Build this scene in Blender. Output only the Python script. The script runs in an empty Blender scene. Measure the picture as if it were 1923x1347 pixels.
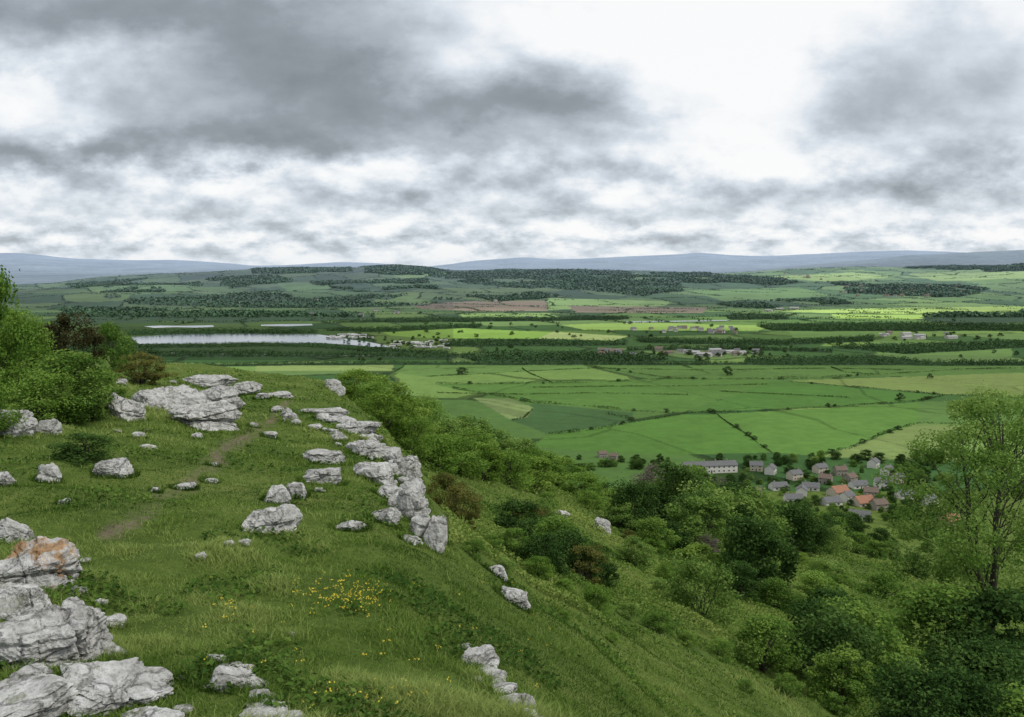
import bpy, bmesh, math, random
import numpy as np
from mathutils import Vector
SC=bpy.context.scene; C=SC.collection
random.seed(7); rng=np.random.default_rng(7)
F=1665.0; TH=math.atan((673.5-515)/F); CT=math.cos(TH); ST=math.sin(TH); EYE=112.0
def lin(c): return tuple((v/255/12.92 if v/255<=.04045 else ((v/255+.055)/1.055)**2.4) for v in c)
def uv(px,py):
    cx=(px-961.5)/F; cy=(673.5-py)/F; den=CT+cy*ST
    return cx/den,(ST-cy*CT)/den
def proj(x,y,z):
    dz=z-EYE; d=y*CT-dz*ST; up=y*ST+dz*CT
    return 961.5+F*x/d, 673.5-F*up/d
# ---------- noise
def h3(i,j,k):
    n=(i*374761393+j*668265263+k*1274126177)&0xffffffff
    n=((n^(n>>13))*1274126177)&0xffffffff
    return ((n^(n>>16))&0xffff)/65535.0
def vn(x,y,z):
    x=np.asarray(x,float);y=np.asarray(y,float);z=np.asarray(z,float)+np.zeros_like(x)
    i=np.floor(x).astype(np.int64);j=np.floor(y).astype(np.int64);k=np.floor(z).astype(np.int64)
    a=x-i;b=y-j;c=z-k
    a=a*a*(3-2*a);b=b*b*(3-2*b);c=c*c*(3-2*c)
    def L(p,q,t): return p+(q-p)*t
    r=L(L(L(h3(i,j,k),h3(i+1,j,k),a),L(h3(i,j+1,k),h3(i+1,j+1,k),a),b),
        L(L(h3(i,j,k+1),h3(i+1,j,k+1),a),L(h3(i,j+1,k+1),h3(i+1,j+1,k+1),a),b),c)
    return r*2-1
def fbm(x,y,z=0.0,o=4):
    s=0;a=.5;f=1.0
    for q in range(o):
        s=s+a*vn(np.asarray(x)*f+q*17.3,np.asarray(y)*f-q*9.1,np.asarray(z)*f+q*5.7); a*=.5; f*=2.03
    return s
def sstep(a,b,x):
    t=np.clip((x-a)/(b-a),0,1); return t*t*(3-2*t)
# ---------- terrain
D=np.array([1.2,2.5,4.5,6,9,13,18,25,35,48,70,100,150,220,320,450])
T={700:[1.6,.80,.484,.384,.284,.222,.186,.168,.170,.165,.16,.165,.25,.38,.35,.249],
800:[1.62,.81,.50,.40,.31,.25,.26,.25,.235,.215,.19,.19,.26,.38,.35,.249],
900:[1.62,.82,.52,.43,.35,.31,.30,.285,.26,.24,.215,.21,.27,.38,.35,.249],
1000:[1.63,.83,.535,.46,.39,.36,.34,.32,.29,.265,.24,.232,.28,.36,.35,.249],
1100:[1.65,.85,.56,.50,.43,.39,.37,.345,.32,.295,.27,.252,.265,.33,.35,.249],
1250:[1.7,.88,.62,.56,.50,.45,.42,.39,.36,.34,.315,.29,.275,.29,.335,.249],
1400:[1.75,.92,.68,.62,.56,.50,.465,.43,.40,.375,.345,.32,.295,.285,.30,.249],
1600:[1.8,1.0,.76,.70,.63,.56,.515,.475,.445,.42,.39,.36,.33,.31,.305,.249],
1800:[1.85,1.05,.82,.77,.69,.62,.565,.52,.485,.455,.42,.385,.355,.335,.325,.249],
1923:[1.9,1.1,.86,.81,.73,.655,.60,.55,.51,.475,.44,.405,.37,.345,.335,.249],
2600:[2.0,1.2,.96,.91,.83,.755,.70,.65,.61,.575,.54,.505,.46,.42,.35,.249]}
for p in (-800,0,200,400,600):
    u=(p-961.5)/F; r=[1.8/y+.1+.1*max(u,-.75) for y in D[:10]]
    T[p]=r+[r[-1]+.05,.2,.3,.38,.35,.249]
cp=sorted(T); CU=np.array([(p-961.5)/F for p in cp]); TV=np.array([T[p] for p in cp])
def upsample(cu,ld,tv,nu,nd,passes):
    gu=np.linspace(cu[0],cu[-1],nu); gd=np.linspace(ld[0],ld[-1],nd)
    a=np.array([np.interp(gd,ld,row) for row in tv])
    b=np.array([np.interp(gu,cu,a[:,j]) for j in range(nd)]).T
    for _ in range(passes):
        q=b.copy(); q[1:-1]=(b[:-2]+2*b[1:-1]+b[2:])/4; b=q.copy()
        q[:,1:-1]=(b[:,:-2]+2*b[:,1:-1]+b[:,2:])/4; b=q
    return gu,gd,b
NU,ND,NB=upsample(CU,np.log(D),TV,300,240,5)
FD=np.array([2600,3200,4200,6000,7500,9500,13000,20000,32000.])
fpx=list(range(-700,2601,30))
s6=np.interp(fpx,[-700,0,100,200,350,480,560,640,680,740,790,860,1000,1200,1350,1430,1500,1600,1700,1800,1923,2600],[530,538,532,518,512,506,504,504,502,499,502,508,505,509,513,509,504,501,503,500,497,500])
s9=np.interp(fpx,[-700,1300,1420,1500,1560,1640,1700,1760,1830,1923,2600],[516,516,506,498,493,487,479,477,472,468,465])
s20=np.interp(fpx,[-700,-50,0,50,110,160,250,320,420,480,520,580,640,700,750,800,840,900,980,1040,1100,1180,1260,1310,1370,1430,1500,1560,1640,1700,1800,1923,2600],
 [480,474,474,477,484,487,489,488,492,498,499,495,492,493,497,501,496,489,484,487,485,481,479,475,480,481,478,476,472,470,474,478,478])
FT=[]
for p,a,b,c in zip(fpx,s6,s9,s20):
    ys=[None,574,543,a,a+7,b,max(c+8,510),c,c+14]
    FT.append([0 if q is None else EYE-uv(p,q)[1]*d for q,d in zip(ys,FD)])
FU,FDg,FB=upsample(np.array([(p-961.5)/F for p in fpx]),np.log(FD),np.array(FT),600,260,2)
def bil(gu,gd,b,u,l):
    a=np.clip((u-gu[0])/(gu[-1]-gu[0])*(len(gu)-1),0,len(gu)-1.001); i=a.astype(int); a=a-i
    c=np.clip((l-gd[0])/(gd[-1]-gd[0])*(len(gd)-1),0,len(gd)-1.001); j=c.astype(int); c=c-j
    return (b[i,j]*(1-a)+b[i+1,j]*a)*(1-c)+(b[i,j+1]*(1-a)+b[i+1,j+1]*a)*c
def H(x,y):
    x=np.atleast_1d(np.asarray(x,float)); y=np.atleast_1d(np.asarray(y,float))
    u=x/y; l=np.log(y)
    z=np.zeros_like(x)
    n=y<450
    if n.any():
        xn,yn=x[n],y[n]
        zz=EYE-bil(NU,ND,NB,u[n],l[n])*yn
        zz+= .13*fbm(xn/.8,yn/.8,1.,3)*np.minimum(yn/6,1) + .35*fbm(xn/4.,yn/4.,2.,3)*sstep(6,25,yn)+1.2*fbm(xn/18,yn/18,3.,3)*sstep(40,110,yn)
        z[n]=np.maximum(zz*(1-sstep(400,450,yn)) ,0)
    f=y>2600
    if f.any():
        xf,yf=x[f],y[f]
        z[f]=bil(FU,FDg,FB,u[f],l[f])+34*fbm(xf/600,yf/600,4.,3)*sstep(2800,4000,yf)*(1-sstep(5300,6000,yf))+6*fbm(xf/300,yf/300,4.,3)*sstep(2800,4000,yf)*(1-sstep(7000,9000,yf))+40*fbm(xf/1500,yf/1500,4.,3)*sstep(8000,12000,yf)
    return z
YS=np.exp(np.linspace(math.log(1.6),math.log(30000),5000))
def ground(px,py,fallback=None):
    u,v=uv(px,py)
    vg=(EYE-H(u*YS,YS))/YS
    k=np.nonzero(vg<=v)[0]
    y=YS[k[0]] if len(k) else (fallback or 30.)
    return u*y,y,float(H(u*y,y)[0])
def inpoly(px,py,P):
    r=np.zeros(px.shape,bool); n=len(P); j=n-1
    for i in range(n):
        xi,yi=P[i];xj,yj=P[j]
        if yi!=yj:
            c=((yi>py)!=(yj>py))&(px<(xj-xi)*(py-yi)/(yj-yi)+xi); r^=c
        j=i
    return r
# ---------- mesh helpers
def mesh_np(name,V,Fc,mats,smooth=False,attrs=None,cols=None,midx=None):
    V=np.asarray(V,np.float32);Fc=np.asarray(Fc,np.int32)
    me=bpy.data.meshes.new(name); n,k=Fc.shape
    me.vertices.add(len(V)); me.vertices.foreach_set('co',V.ravel())
    me.loops.add(n*k); me.loops.foreach_set('vertex_index',Fc.ravel())
    me.polygons.add(n); me.polygons.foreach_set('loop_start',np.arange(n,dtype=np.int32)*k)
    for m in (mats if isinstance(mats,(list,tuple)) else [mats]): me.materials.append(m)
    me.update(calc_edges=True)
    me.polygons.foreach_set('use_smooth',np.full(n,smooth,bool))
    if midx is not None: me.polygons.foreach_set('material_index',np.asarray(midx,np.int32))
    for a,d in (attrs or {}).items():
        me.attributes.new(a,'FLOAT','POINT').data.foreach_set('value',np.asarray(d,np.float32))
    for a,d in (cols or {}).items():
        d=np.asarray(d,np.float32); d4=np.ones((len(d),4),np.float32); d4[:,:3]=d
        me.attributes.new(a,'FLOAT_COLOR','POINT').data.foreach_set('color',d4.ravel())
    me.update(); return me
def mesh_py(name,V,Fs,mt):
    me=bpy.data.meshes.new(name); me.from_pydata(V,[],Fs); me.materials.append(mt); me.update(); return me
def link(name,me,parent=None):
    o=bpy.data.objects.new(name,me); C.objects.link(o)
    if parent: o.parent=parent
    return o
def tag(o,label,cat,group=None,kind=None):
    o['label']=label; o['category']=cat
    if group:o['group']=group
    if kind:o['kind']=kind
    return o
def struct(o,label=None,cat=None):
    o['kind']='structure'
    if label:o['label']=label
    if cat:o['category']=cat
    return o
def thing(name,label,cat,loc,rz=0,sc=(1,1,1),group=None):
    o=bpy.data.objects.new(name,None); C.objects.link(o); o.empty_display_size=.2
    o.location=loc;o.rotation_euler=(0,0,rz);o.scale=sc
    return tag(o,label,cat,group)
def dup(root,loc,rz,sc=(1,1,1),label=None,group=None):
    r=root.copy();C.objects.link(r);r.location=loc;r.rotation_euler=(0,0,rz);r.scale=sc
    if label:r['label']=label
    if group:r['group']=group
    for ch in list(root.children):
        c=ch.copy();C.objects.link(c);c.parent=r
        for g in list(ch.children):
            d=g.copy();C.objects.link(d);d.parent=c
    return r
# ---------- materials
class NT:
    def __init__(s,nt): s.t=nt
    def n(s,ty,**k):
        q=s.t.nodes.new(ty)
        for a,b in k.items(): setattr(q,a,b)
        return q
    def l(s,a,b): s.t.links.new(a,b)
    def math(s,op,a,b=None,c=None,clamp=False):
        q=s.n('ShaderNodeMath',operation=op); q.use_clamp=clamp
        for i,v in enumerate((a,b,c)):
            if v is None: continue
            if isinstance(v,(int,float)): q.inputs[i].default_value=v
            else: s.l(v,q.inputs[i])
        return q.outputs[0]
    def noise(s,vec,scale,detail=4,rough=.55,dist=0):
        q=s.n('ShaderNodeTexNoise'); q.inputs['Scale'].default_value=scale;q.inputs['Detail'].default_value=detail;q.inputs['Roughness'].default_value=rough;q.inputs['Distortion'].default_value=dist
        if vec is not None: s.l(vec,q.inputs['Vector'])
        return q.outputs['Fac']
    def ramp(s,fac,stops):
        q=s.n('ShaderNodeValToRGB'); e=q.color_ramp.elements
        e[0].position=stops[0][0];e[0].color=(*stops[0][1],1);e[1].position=stops[-1][0];e[1].color=(*stops[-1][1],1)
        for p,c in stops[1:-1]:
            w=e.new(p);w.color=(*c,1)
        s.l(fac,q.inputs[0]); return q.outputs[0]
    def mix(s,f,a,b,mode='MIX'):
        q=s.n('ShaderNodeMix',data_type='RGBA',blend_type=mode)
        for i,v in ((0,f),(6,a),(7,b)):
            if isinstance(v,(int,float)): q.inputs[i].default_value=v
            elif isinstance(v,tuple): q.inputs[i].default_value=(*v,1)
            else: s.l(v,q.inputs[i])
        return q.outputs[2]
    def mixf(s,f,a,b):
        if isinstance(a,(int,float)) and isinstance(b,(int,float)): return s.math('MULTIPLY_ADD',f,b-a,a)
        return s.math('ADD',a,s.math('MULTIPLY',f,s.math('SUBTRACT',b,a)))
    def smooth(s,x,a,b):
        q=s.n('ShaderNodeMapRange',interpolation_type='SMOOTHSTEP');s.l(x,q.inputs[0]);q.inputs[1].default_value=a;q.inputs[2].default_value=b
        return q.outputs[0]
def newmat(name,rough=.8):
    m=bpy.data.materials.new(name);m.use_nodes=True;t=NT(m.node_tree);b=m.node_tree.nodes['Principled BSDF']
    b.inputs['Roughness'].default_value=rough
    b.inputs['Specular IOR Level'].default_value=.25
    return m,t,b
def bump(t,b,h,st,dist=.05):
    q=t.n('ShaderNodeBump');q.inputs['Strength'].default_value=st;q.inputs['Distance'].default_value=dist
    t.l(h,q.inputs['Height']);t.l(q.outputs[0],b.inputs['Normal'])
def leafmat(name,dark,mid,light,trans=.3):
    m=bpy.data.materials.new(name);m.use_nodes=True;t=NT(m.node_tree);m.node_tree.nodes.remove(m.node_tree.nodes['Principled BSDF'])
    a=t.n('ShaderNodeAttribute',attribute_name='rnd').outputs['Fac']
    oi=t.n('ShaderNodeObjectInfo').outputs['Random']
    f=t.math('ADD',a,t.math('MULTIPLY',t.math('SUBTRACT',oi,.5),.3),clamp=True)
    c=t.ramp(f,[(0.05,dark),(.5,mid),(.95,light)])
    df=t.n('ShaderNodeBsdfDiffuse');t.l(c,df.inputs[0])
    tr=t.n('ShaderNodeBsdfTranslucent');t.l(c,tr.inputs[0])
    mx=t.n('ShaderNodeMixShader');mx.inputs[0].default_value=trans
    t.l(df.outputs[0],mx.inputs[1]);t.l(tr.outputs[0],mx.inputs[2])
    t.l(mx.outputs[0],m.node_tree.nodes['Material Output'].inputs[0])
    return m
def nmat(name,c1,c2,scale,rough=.8,bs=0):
    m,t,b=newmat(name,rough)
    tc=t.n('ShaderNodeTexCoord').outputs['Object']
    f=t.noise(tc,scale,5,.6)
    t.l(t.ramp(f,[(.3,c1),(.7,c2)]),b.inputs['Base Color'])
    if bs: bump(t,b,f,bs)
    return m
def colmat(name,scale,amt):
    m,t,b=newmat(name,.9)
    b.inputs['Specular IOR Level'].default_value=.05
    a=t.n('ShaderNodeAttribute',attribute_name='col').outputs['Color']
    g=t.n('ShaderNodeNewGeometry').outputs['Position']
    f=t.math('ADD',t.math('MULTIPLY',t.noise(g,scale,6,.7),.6),t.math('MULTIPLY',t.noise(g,scale*.12,4,.6),.4))
    k=t.ramp(f,[(.3,(1-amt,)*3),(.7,(1+amt,)*3)])
    t.l(t.mix(1.0,a,k,'MULTIPLY'),b.inputs['Base Color'])
    return m
M={}
M['hazel']=leafmat('hazel leaves',(.06,.115,.018),(.155,.26,.04),(.27,.38,.08),.35)
M['fresh']=leafmat('fresh leaves',(.06,.125,.02),(.155,.27,.045),(.28,.41,.09),.35)
M['green']=leafmat('green leaves',(.045,.10,.018),(.11,.205,.038),(.22,.33,.065),.35)
M['lush']=leafmat('pale green leaves',(.07,.14,.028),(.17,.275,.06),(.30,.41,.11),.35)
M['ash']=leafmat('ash leaves',(.07,.145,.026),(.165,.285,.055),(.30,.42,.11),.4)
M['dark']=leafmat('dark leaves',(.016,.040,.011),(.048,.10,.024),(.10,.175,.043))
M['red']=leafmat('bronze leaves',(.02,.024,.012),(.055,.055,.022),(.11,.095,.04))
M['twig']=leafmat('bare twigs',(.06,.05,.04),(.14,.115,.10),(.21,.18,.15),.1)
M['juniper']=leafmat('juniper needles',(.04,.05,.014),(.11,.12,.03),(.2,.195,.055))
M['valley']=leafmat('valley foliage',(.025,.052,.02),(.055,.10,.036),(.11,.165,.06),.2)
M['hedge']=leafmat('hedge foliage',(.026,.05,.018),(.048,.088,.03),(.10,.155,.045),.2)
M['bark']=nmat('bark',(.035,.028,.022),(.09,.075,.06),9,.9,.4)
M['grass']=leafmat('grass blades',(.042,.085,.013),(.122,.208,.036),(.29,.36,.105),.35)
M['under']=leafmat('undergrowth leaves',(.042,.09,.018),(.118,.20,.038),(.24,.305,.078),.3)
M['flower']=nmat('yellow petals',(.45,.36,.03),(.62,.5,.05),20)
M['whitewall']=nmat('white render',(.52,.50,.45),(.68,.65,.59),.8)
M['creamwall']=nmat('cream render',(.42,.37,.29),(.54,.48,.39),.8)
M['farwall']=nmat('pale distant wall',(.36,.345,.31),(.50,.48,.43),.8)
M['farroof']=nmat('pale sheet roof',(.25,.25,.245),(.38,.38,.37),.8)
M['stonewall']=nmat('grey stone wall',(.19,.17,.14),(.33,.30,.25),1.5)
M['slate']=nmat('slate roof',(.085,.085,.088),(.16,.16,.16),1.2,.6)
M['tile']=nmat('orange roof tiles',(.24,.115,.07),(.35,.18,.115),1.2)
M['brown']=nmat('brown roof tiles',(.11,.08,.062),(.18,.14,.11),1.2)
M['glass']=nmat('window glass',(.02,.025,.03),(.05,.055,.06),2,.15)
M['frame']=nmat('window frame',(.6,.6,.58),(.75,.75,.72),2)
M['door']=nmat('door paint',(.07,.05,.04),(.14,.08,.05),2)
M['van']=nmat('caravan panel',(.45,.45,.43),(.6,.59,.56),.5,.5)
M['road']=nmat('road surface',(.16,.16,.155),(.26,.255,.25),.05)
# limestone
def rockmat(name,lichen):
    m,t,b=newmat(name,.9)
    b.inputs['Specular IOR Level'].default_value=.1
    tc=t.n('ShaderNodeTexCoord').outputs['Object']
    g=t.n('ShaderNodeNewGeometry')
    oi=t.n('ShaderNodeObjectInfo')
    off=t.n('ShaderNodeVectorMath',operation='ADD'); t.l(tc,off.inputs[0])
    cmb=t.n('ShaderNodeCombineXYZ'); t.l(t.math('MULTIPLY',oi.outputs['Random'],40),cmb.inputs[0]); t.l(cmb.outputs[0],off.inputs[1])
    v=off.outputs[0]
    n1=t.noise(v,3.2,8,.68); n2=t.noise(v,14,6,.7); n3=t.noise(v,45,3,.6)
    f=t.math('ADD',t.math('MULTIPLY',n1,.55),t.math('MULTIPLY',n2,.45))
    c=t.ramp(f,[(.30,(.16,.155,.145)),(.42,(.33,.325,.305)),(.52,(.48,.475,.455)),(.64,(.68,.68,.67))])
    w=t.n('ShaderNodeTexVoronoi',feature='DISTANCE_TO_EDGE');w.inputs['Scale'].default_value=2.0
    nc=t.n('ShaderNodeTexNoise');nc.inputs['Scale'].default_value=2.2;nc.inputs['Detail'].default_value=5;t.l(v,nc.inputs['Vector'])
    sc=t.n('ShaderNodeVectorMath',operation='SCALE');sc.inputs['Scale'].default_value=1.4;t.l(nc.outputs['Color'],sc.inputs[0])
    wm=t.n('ShaderNodeVectorMath',operation='ADD');t.l(v,wm.inputs[0]);t.l(sc.outputs[0],wm.inputs[1]);t.l(wm.outputs[0],w.inputs['Vector'])
    ck=t.ramp(w.outputs['Distance'],[(.0,(.25,.24,.22)),(.03,(.8,.8,.79)),(.08,(1,1,1))])
    c=t.mix(.7,c,ck,'MULTIPLY')
    pit=t.ramp(n3,[(.36,(.55,.54,.52)),(.46,(1,1,1))]);c=t.mix(.6,c,pit,'MULTIPLY')
    sp=t.n('ShaderNodeSeparateXYZ');t.l(g.outputs['Normal'],sp.inputs[0])
    moss=t.math('MULTIPLY',t.math('GREATER_THAN',n1,.60),t.math('MULTIPLY',sp.outputs[2],.6,clamp=True))
    c=t.mix(moss,c,(.11,.125,.05))
    if lichen:
        nl=t.noise(v,2.6,6,.65)
        lm=t.ramp(nl,[(.55,(0,0,0)),(.61,(.8,.8,.8))])
        c=t.mix(lm,c,t.ramp(n2,[(.35,(.20,.10,.03)),(.65,(.45,.25,.08))]))
    t.l(c,b.inputs['Base Color'])
    hh=t.math('ADD',t.math('ADD',t.math('MULTIPLY',n1,.6),t.math('MULTIPLY',n2,.4)),t.math('ADD',t.math('MULTIPLY',n3,.2),t.math('MULTIPLY',t.math('MINIMUM',w.outputs['Distance'],.08),4)))
    bump(t,b,hh,.9,.07)
    return m
M['rock']=rockmat('limestone',False);M['rockl']=rockmat('lichened limestone',True)
# hillside ground
m,t,b=newmat('hillside turf',.95);b.inputs['Specular IOR Level'].default_value=.05
g=t.n('ShaderNodeNewGeometry').outputs['Position']
f=t.math('ADD',t.math('MULTIPLY',t.noise(g,.35,6,.6),.5),t.math('MULTIPLY',t.noise(g,6,6,.7),.5))
c=t.ramp(f,[(.3,(.04,.07,.014)),(.5,(.092,.14,.028)),(.68,(.17,.205,.055))])
ba=t.n('ShaderNodeAttribute',attribute_name='bare').outputs['Fac']
bb=t.math('MULTIPLY',ba,t.ramp(t.noise(g,5,6,.7),[(.40,(0,0,0)),(.53,(.9,.9,.9))]))
c=t.mix(bb,c,t.ramp(t.noise(g,12,5,.7),[(.3,(.10,.08,.05)),(.7,(.24,.2,.14))]))
t.l(c,b.inputs['Base Color']);bump(t,b,t.noise(g,9,6,.75),.8,.08)
M['turf']=m
M['fields']=colmat('valley fields',.09,.28)
M['fells']=colmat('far hills',.012,.26)
M['farwood']=colmat('far woodland',.03,.2)
m,t,b=newmat('lake water',.12);b.inputs['Base Color'].default_value=(.10,.13,.15,1);b.inputs['Specular IOR Level'].default_value=.6
g=t.n('ShaderNodeNewGeometry').outputs['Position'];bump(t,b,t.noise(g,.25,4,.6),.25,.3)
M['water']=m
# ---------- ground sheets
def grid(name,y0,y1,nr,ncol,mat,fn,umax=.85):
    us=np.linspace(-umax,umax,ncol);ys=np.exp(np.linspace(math.log(y0),math.log(y1),nr))
    Y,U=np.meshgrid(ys,us,indexing='ij');X=(U*Y).ravel();Y=Y.ravel()
    Z=H(X,np.where(Y>=y1,y1*.999999 if y1<=450 else Y,Y))
    i=np.arange((nr-1)*(ncol-1));r=i//(ncol-1);q=i%(ncol-1);a=r*ncol+q
    Fc=np.stack([a,a+1,a+ncol+1,a+ncol],1)
    attrs,cols=fn(X,Y,Z)
    return struct(link(name,mesh_np(name,np.stack([X,Y,Z],1),Fc,mat,True,attrs,cols)))
def segd(px,py,P):
    d=np.full(px.shape,1e9)
    for (x0,y0),(x1,y1) in zip(P[:-1],P[1:]):
        dx,dy=x1-x0,y1-y0
        tt=np.clip(((px-x0)*dx+(py-y0)*dy)/(dx*dx+dy*dy),0,1)
        d=np.minimum(d,np.hypot(px-x0-tt*dx,py-y0-tt*dy))
    return d
PATH=[(200,1005),(245,985),(300,950),(350,915),(395,870),(430,835),(470,815),(510,790),(545,745)]
def pathmask(X,Y,Z):
    px,py=proj(X,Y,Z);w=np.interp(py,[720,800,900,1030],[7,11,22,19])
    return np.clip(1.25-segd(px+14*fbm(X*1.5,Y*1.5,0.,3),py+8*fbm(X*1.5,Y*1.5,5.,3),PATH)/w,0,1)*(Y<40)*sstep(-.55,-.05,fbm(X/.6,Y/.6,31.,3))
def fn_hill(X,Y,Z): return {'bare':pathmask(X,Y,Z)},{}
o=grid('hillside',1.2,450,440,760,M['turf'],fn_hill)
struct(o,'green limestone hillside falling away to the right with a worn path','hillside')
FIELDS=[
([(480,682),(740,680),(735,697),(480,697)],(120,138,80)),([(300,682),(480,682),(480,697),(340,700)],(105,130,70)),
([(760,685),(1090,683),(1110,692),(800,708),(740,700)],(92,120,62)),([(1100,684),(1923,684),(1923,700),(1560,710),(1260,712)],(84,112,56)),
([(820,722),(1250,712),(1450,715),(1280,775),(1000,757),(850,730)],(83,115,54)),([(1480,715),(1923,700),(1923,745),(1770,740)],(114,131,72)),
([(1450,715),(1760,742),(1730,752),(1540,765),(1290,775)],(77,112,51)),([(1000,757),(1190,775),(1190,793),(1030,815),(960,790)],(66,94,54)),
([(890,748),(960,748),(1000,765),(990,785),(955,787)],(112,129,79)),([(1190,793),(1280,778),(1345,778),(1450,850),(1250,855),(1000,840),(1030,815)],(82,117,52)),
([(1345,778),(1540,768),(1730,755),(1720,795),(1540,857),(1450,850)],(85,118,54)),([(1540,858),(1720,797),(1800,800),(1800,868)],(110,127,73)),
([(1730,755),(1990,745),(1990,800),(1720,795)],(86,115,59)),([(1620,640),(1900,645),(1900,670),(1650,665)],(102,131,71)),
([(700,614),(860,616),(1050,625),(1010,636),(820,636),(730,630)],(132,166,76)),([(1010,636),(1040,623),(1180,632),(1150,640)],(162,178,112)),  # sunlit bands from here on: sunlight painted in as brighter greens
([(1050,610),(1200,606),(1450,612),(1420,622),(1100,620)],(136,164,84)),([(1430,584),(1700,578),(1990,575),(1990,583),(1720,590),(1560,588)],(154,180,92)),
([(1560,590),(1720,592),(1990,586),(1990,592),(1720,600),(1570,598)],(140,168,82)),
([(1030,560),(1260,566),(1250,575),(1030,582)],(124,152,86)),([(770,572),(900,565),(1025,565),(1028,584),(900,585),(790,580)],(126,112,92)),
([(1068,574),(1330,578),(1320,588),(1080,587)],(120,108,90)),([(720,512),(800,508),(850,515),(760,524)],(124,154,78)),
([(520,532),(600,528),(640,540),(540,548)],(94,126,66)),([(180,540),(330,530),(370,545),(240,555)],(90,118,68)),
([(860,590),(1030,588),(1060,600),(880,603)],(118,145,80)),([(1440,520),(1600,512),(1680,520),(1560,530)],(130,153,84)),
([(1700,514),(1923,510),(1990,522),(1760,528)],(126,148,82)),([(1290,545),(1500,540),(1560,556),(1360,566)],(96,126,66)),
([(1560,640),(1640,644),(1650,652),(1540,650)],(116,144,74)),([(1480,622),(1650,623),(1640,632),(1490,634)],(100,130,70)),
([(1700,606),(1940,608),(1940,612),(1700,610)],(124,152,80)),([(300,650),(640,648),(800,660),(640,662),(300,660)],(70,94,55))]
HW=[([(850,512),(1010,508),(1200,511),(1350,516),(1300,530),(1280,545),(1210,556),(1100,545),(1000,540),(880,535),(800,520)],.25,'large dark forest on the far hill at centre'),
([(470,502),(645,499),(650,511),(560,514),(475,512)],.05,'dark plantation on the far skyline left of centre'),
([(680,499),(760,495),(835,509),(800,518),(690,512)],.15,'rounded plantation crowning the highest far hill'),
([(380,522),(520,520),(550,530),(430,536)],.2,'narrow wood on the left far hill'),
([(200,556),(480,550),(640,556),(800,552),(870,566),(700,576),(480,580),(240,572)],.42,'long broken wood along the foot of the left hills'),
([(580,530),(790,526),(830,545),(700,550),(620,542)],.35,'wood in the middle of the left hills'),
([(110,580),(300,583),(560,590),(720,598),(500,607),(150,607)],.38,'broad wood beyond the lake under the hills'),
([(1540,528),(1700,533),(1860,543),(1810,558),(1600,552)],.42,'wood around the hillside village at right'),
([(1640,592),(1940,588),(1940,606),(1800,609)],.38,'wood below the brightest slope at right'),
([(1350,518),(1500,524),(1480,536),(1290,533)],.3,'wood right of the large dark forest'),
([(860,552),(1000,548),(1060,558),(940,564)],.35,'small wood above the brown ploughed field'),
([(1320,570),(1560,562),(1600,572),(1400,580)],.45,'broken wood right of the ploughed fields'),
([(120,535),(330,520),(480,530),(420,548),(200,552)],.52,'scattered copses on the leftmost far hill'),
([(1680,500),(1923,498),(1960,508),(1720,510)],.4,'thin woods on the right skyline')]
BELT=[([(300,686),(700,681),(1100,682),(1940,684),(1940,687),(1100,686),(700,685),(300,690)],3.4,'thin dark belt of hedge and trees along the railway across the valley'),
([(860,670),(1000,664),(1120,666),(1250,674),(1230,681),(900,681)],7.,'dark wood in the middle of the valley in front of the pale buildings'),
([(290,664),(450,662),(640,665),(860,668),(860,674),(600,671),(290,671)],5.,'dark tree belt below the lake'),
([(255,648.5),(330,649),(480,646.5),(600,648),(700,656),(830,662),(860,667),(700,662),(600,653),(480,651.5),(290,654)],4.5,'dark tree belt along the near shore of the lake'),
([(1400,674),(1650,672),(1750,680),(1940,681),(1940,685),(1400,683)],5.,'tree belt along the right of the railway line'),
([(240,625),(420,621),(600,623),(600,627),(420,626.5),(240,630)],6.5,'tree belt along the far shore of the lake'),
([(600,622),(760,616),(900,611),(900,616),(700,624)],6.5,'tree belt between lake and bright fields'),
([(830,643),(1000,641),(1180,643),(1180,649),(900,652),(835,650)],6.,'wood just right of the lakeside caravans'),
([(1200,638),(1450,642),(1640,634),(1640,641),(1450,649),(1200,644)],6.,'tree belt in front of the white houses'),
([(1560,654),(1940,642),(1940,652),(1700,666)],6.,'dark wood at the right side of the valley'),
([(600,606),(760,600),(1000,598),(1180,597),(1180,600),(1000,604),(760,606)],6.5,'distant tree belt behind the bright fields'),
([(1420,613),(1640,609),(1940,612),(1940,622),(1650,622),(1450,622)],6.5,'scattered wood behind the sheds at right'),
([(60,672),(240,640),(262,652),(300,665),(120,690)],7,'wood beyond the bronze hawthorn at the left end of the lake'),
([(1370,592),(1470,592),(1480,601),(1370,601)],8,'compact dark wood left of the brightest slope'),
([(1180,655),(1400,652),(1560,660),(1560,664),(1400,657),(1180,659)],5,'thin tree belt just behind the pale railway buildings')]
PAL=np.array([lin(c) for c in [(66,96,50),(80,109,55),(92,120,60),(105,131,68),(60,90,48),(95,120,67)]])
def voro(X,Y,cell):
    th=.35;x=(X*math.cos(th)+Y*math.sin(th))/cell;y=(-X*math.sin(th)+Y*math.cos(th))/(cell*1.35)
    i=np.floor(x).astype(np.int64);j=np.floor(y).astype(np.int64)
    d1=np.full(X.shape,9.);d2=d1.copy();idv=np.zeros(X.shape)
    for a in(-1,0,1):
        for bq in(-1,0,1):
            sx=i+a+.15+.7*h3(i+a,j+bq,i*0+3);sy=j+bq+.15+.7*h3(i+a,j+bq,i*0+8)
            d=np.maximum(np.abs(x-sx),np.abs(y-sy))+.3*np.minimum(np.abs(x-sx),np.abs(y-sy))
            hh=h3(i+a,j+bq,i*0+21);c=d<d1
            d2=np.where(c,d1,np.minimum(d2,d));idv=np.where(c,hh,idv);d1=np.where(c,d,d1)
    return idv,(d2-d1)*cell
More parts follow.
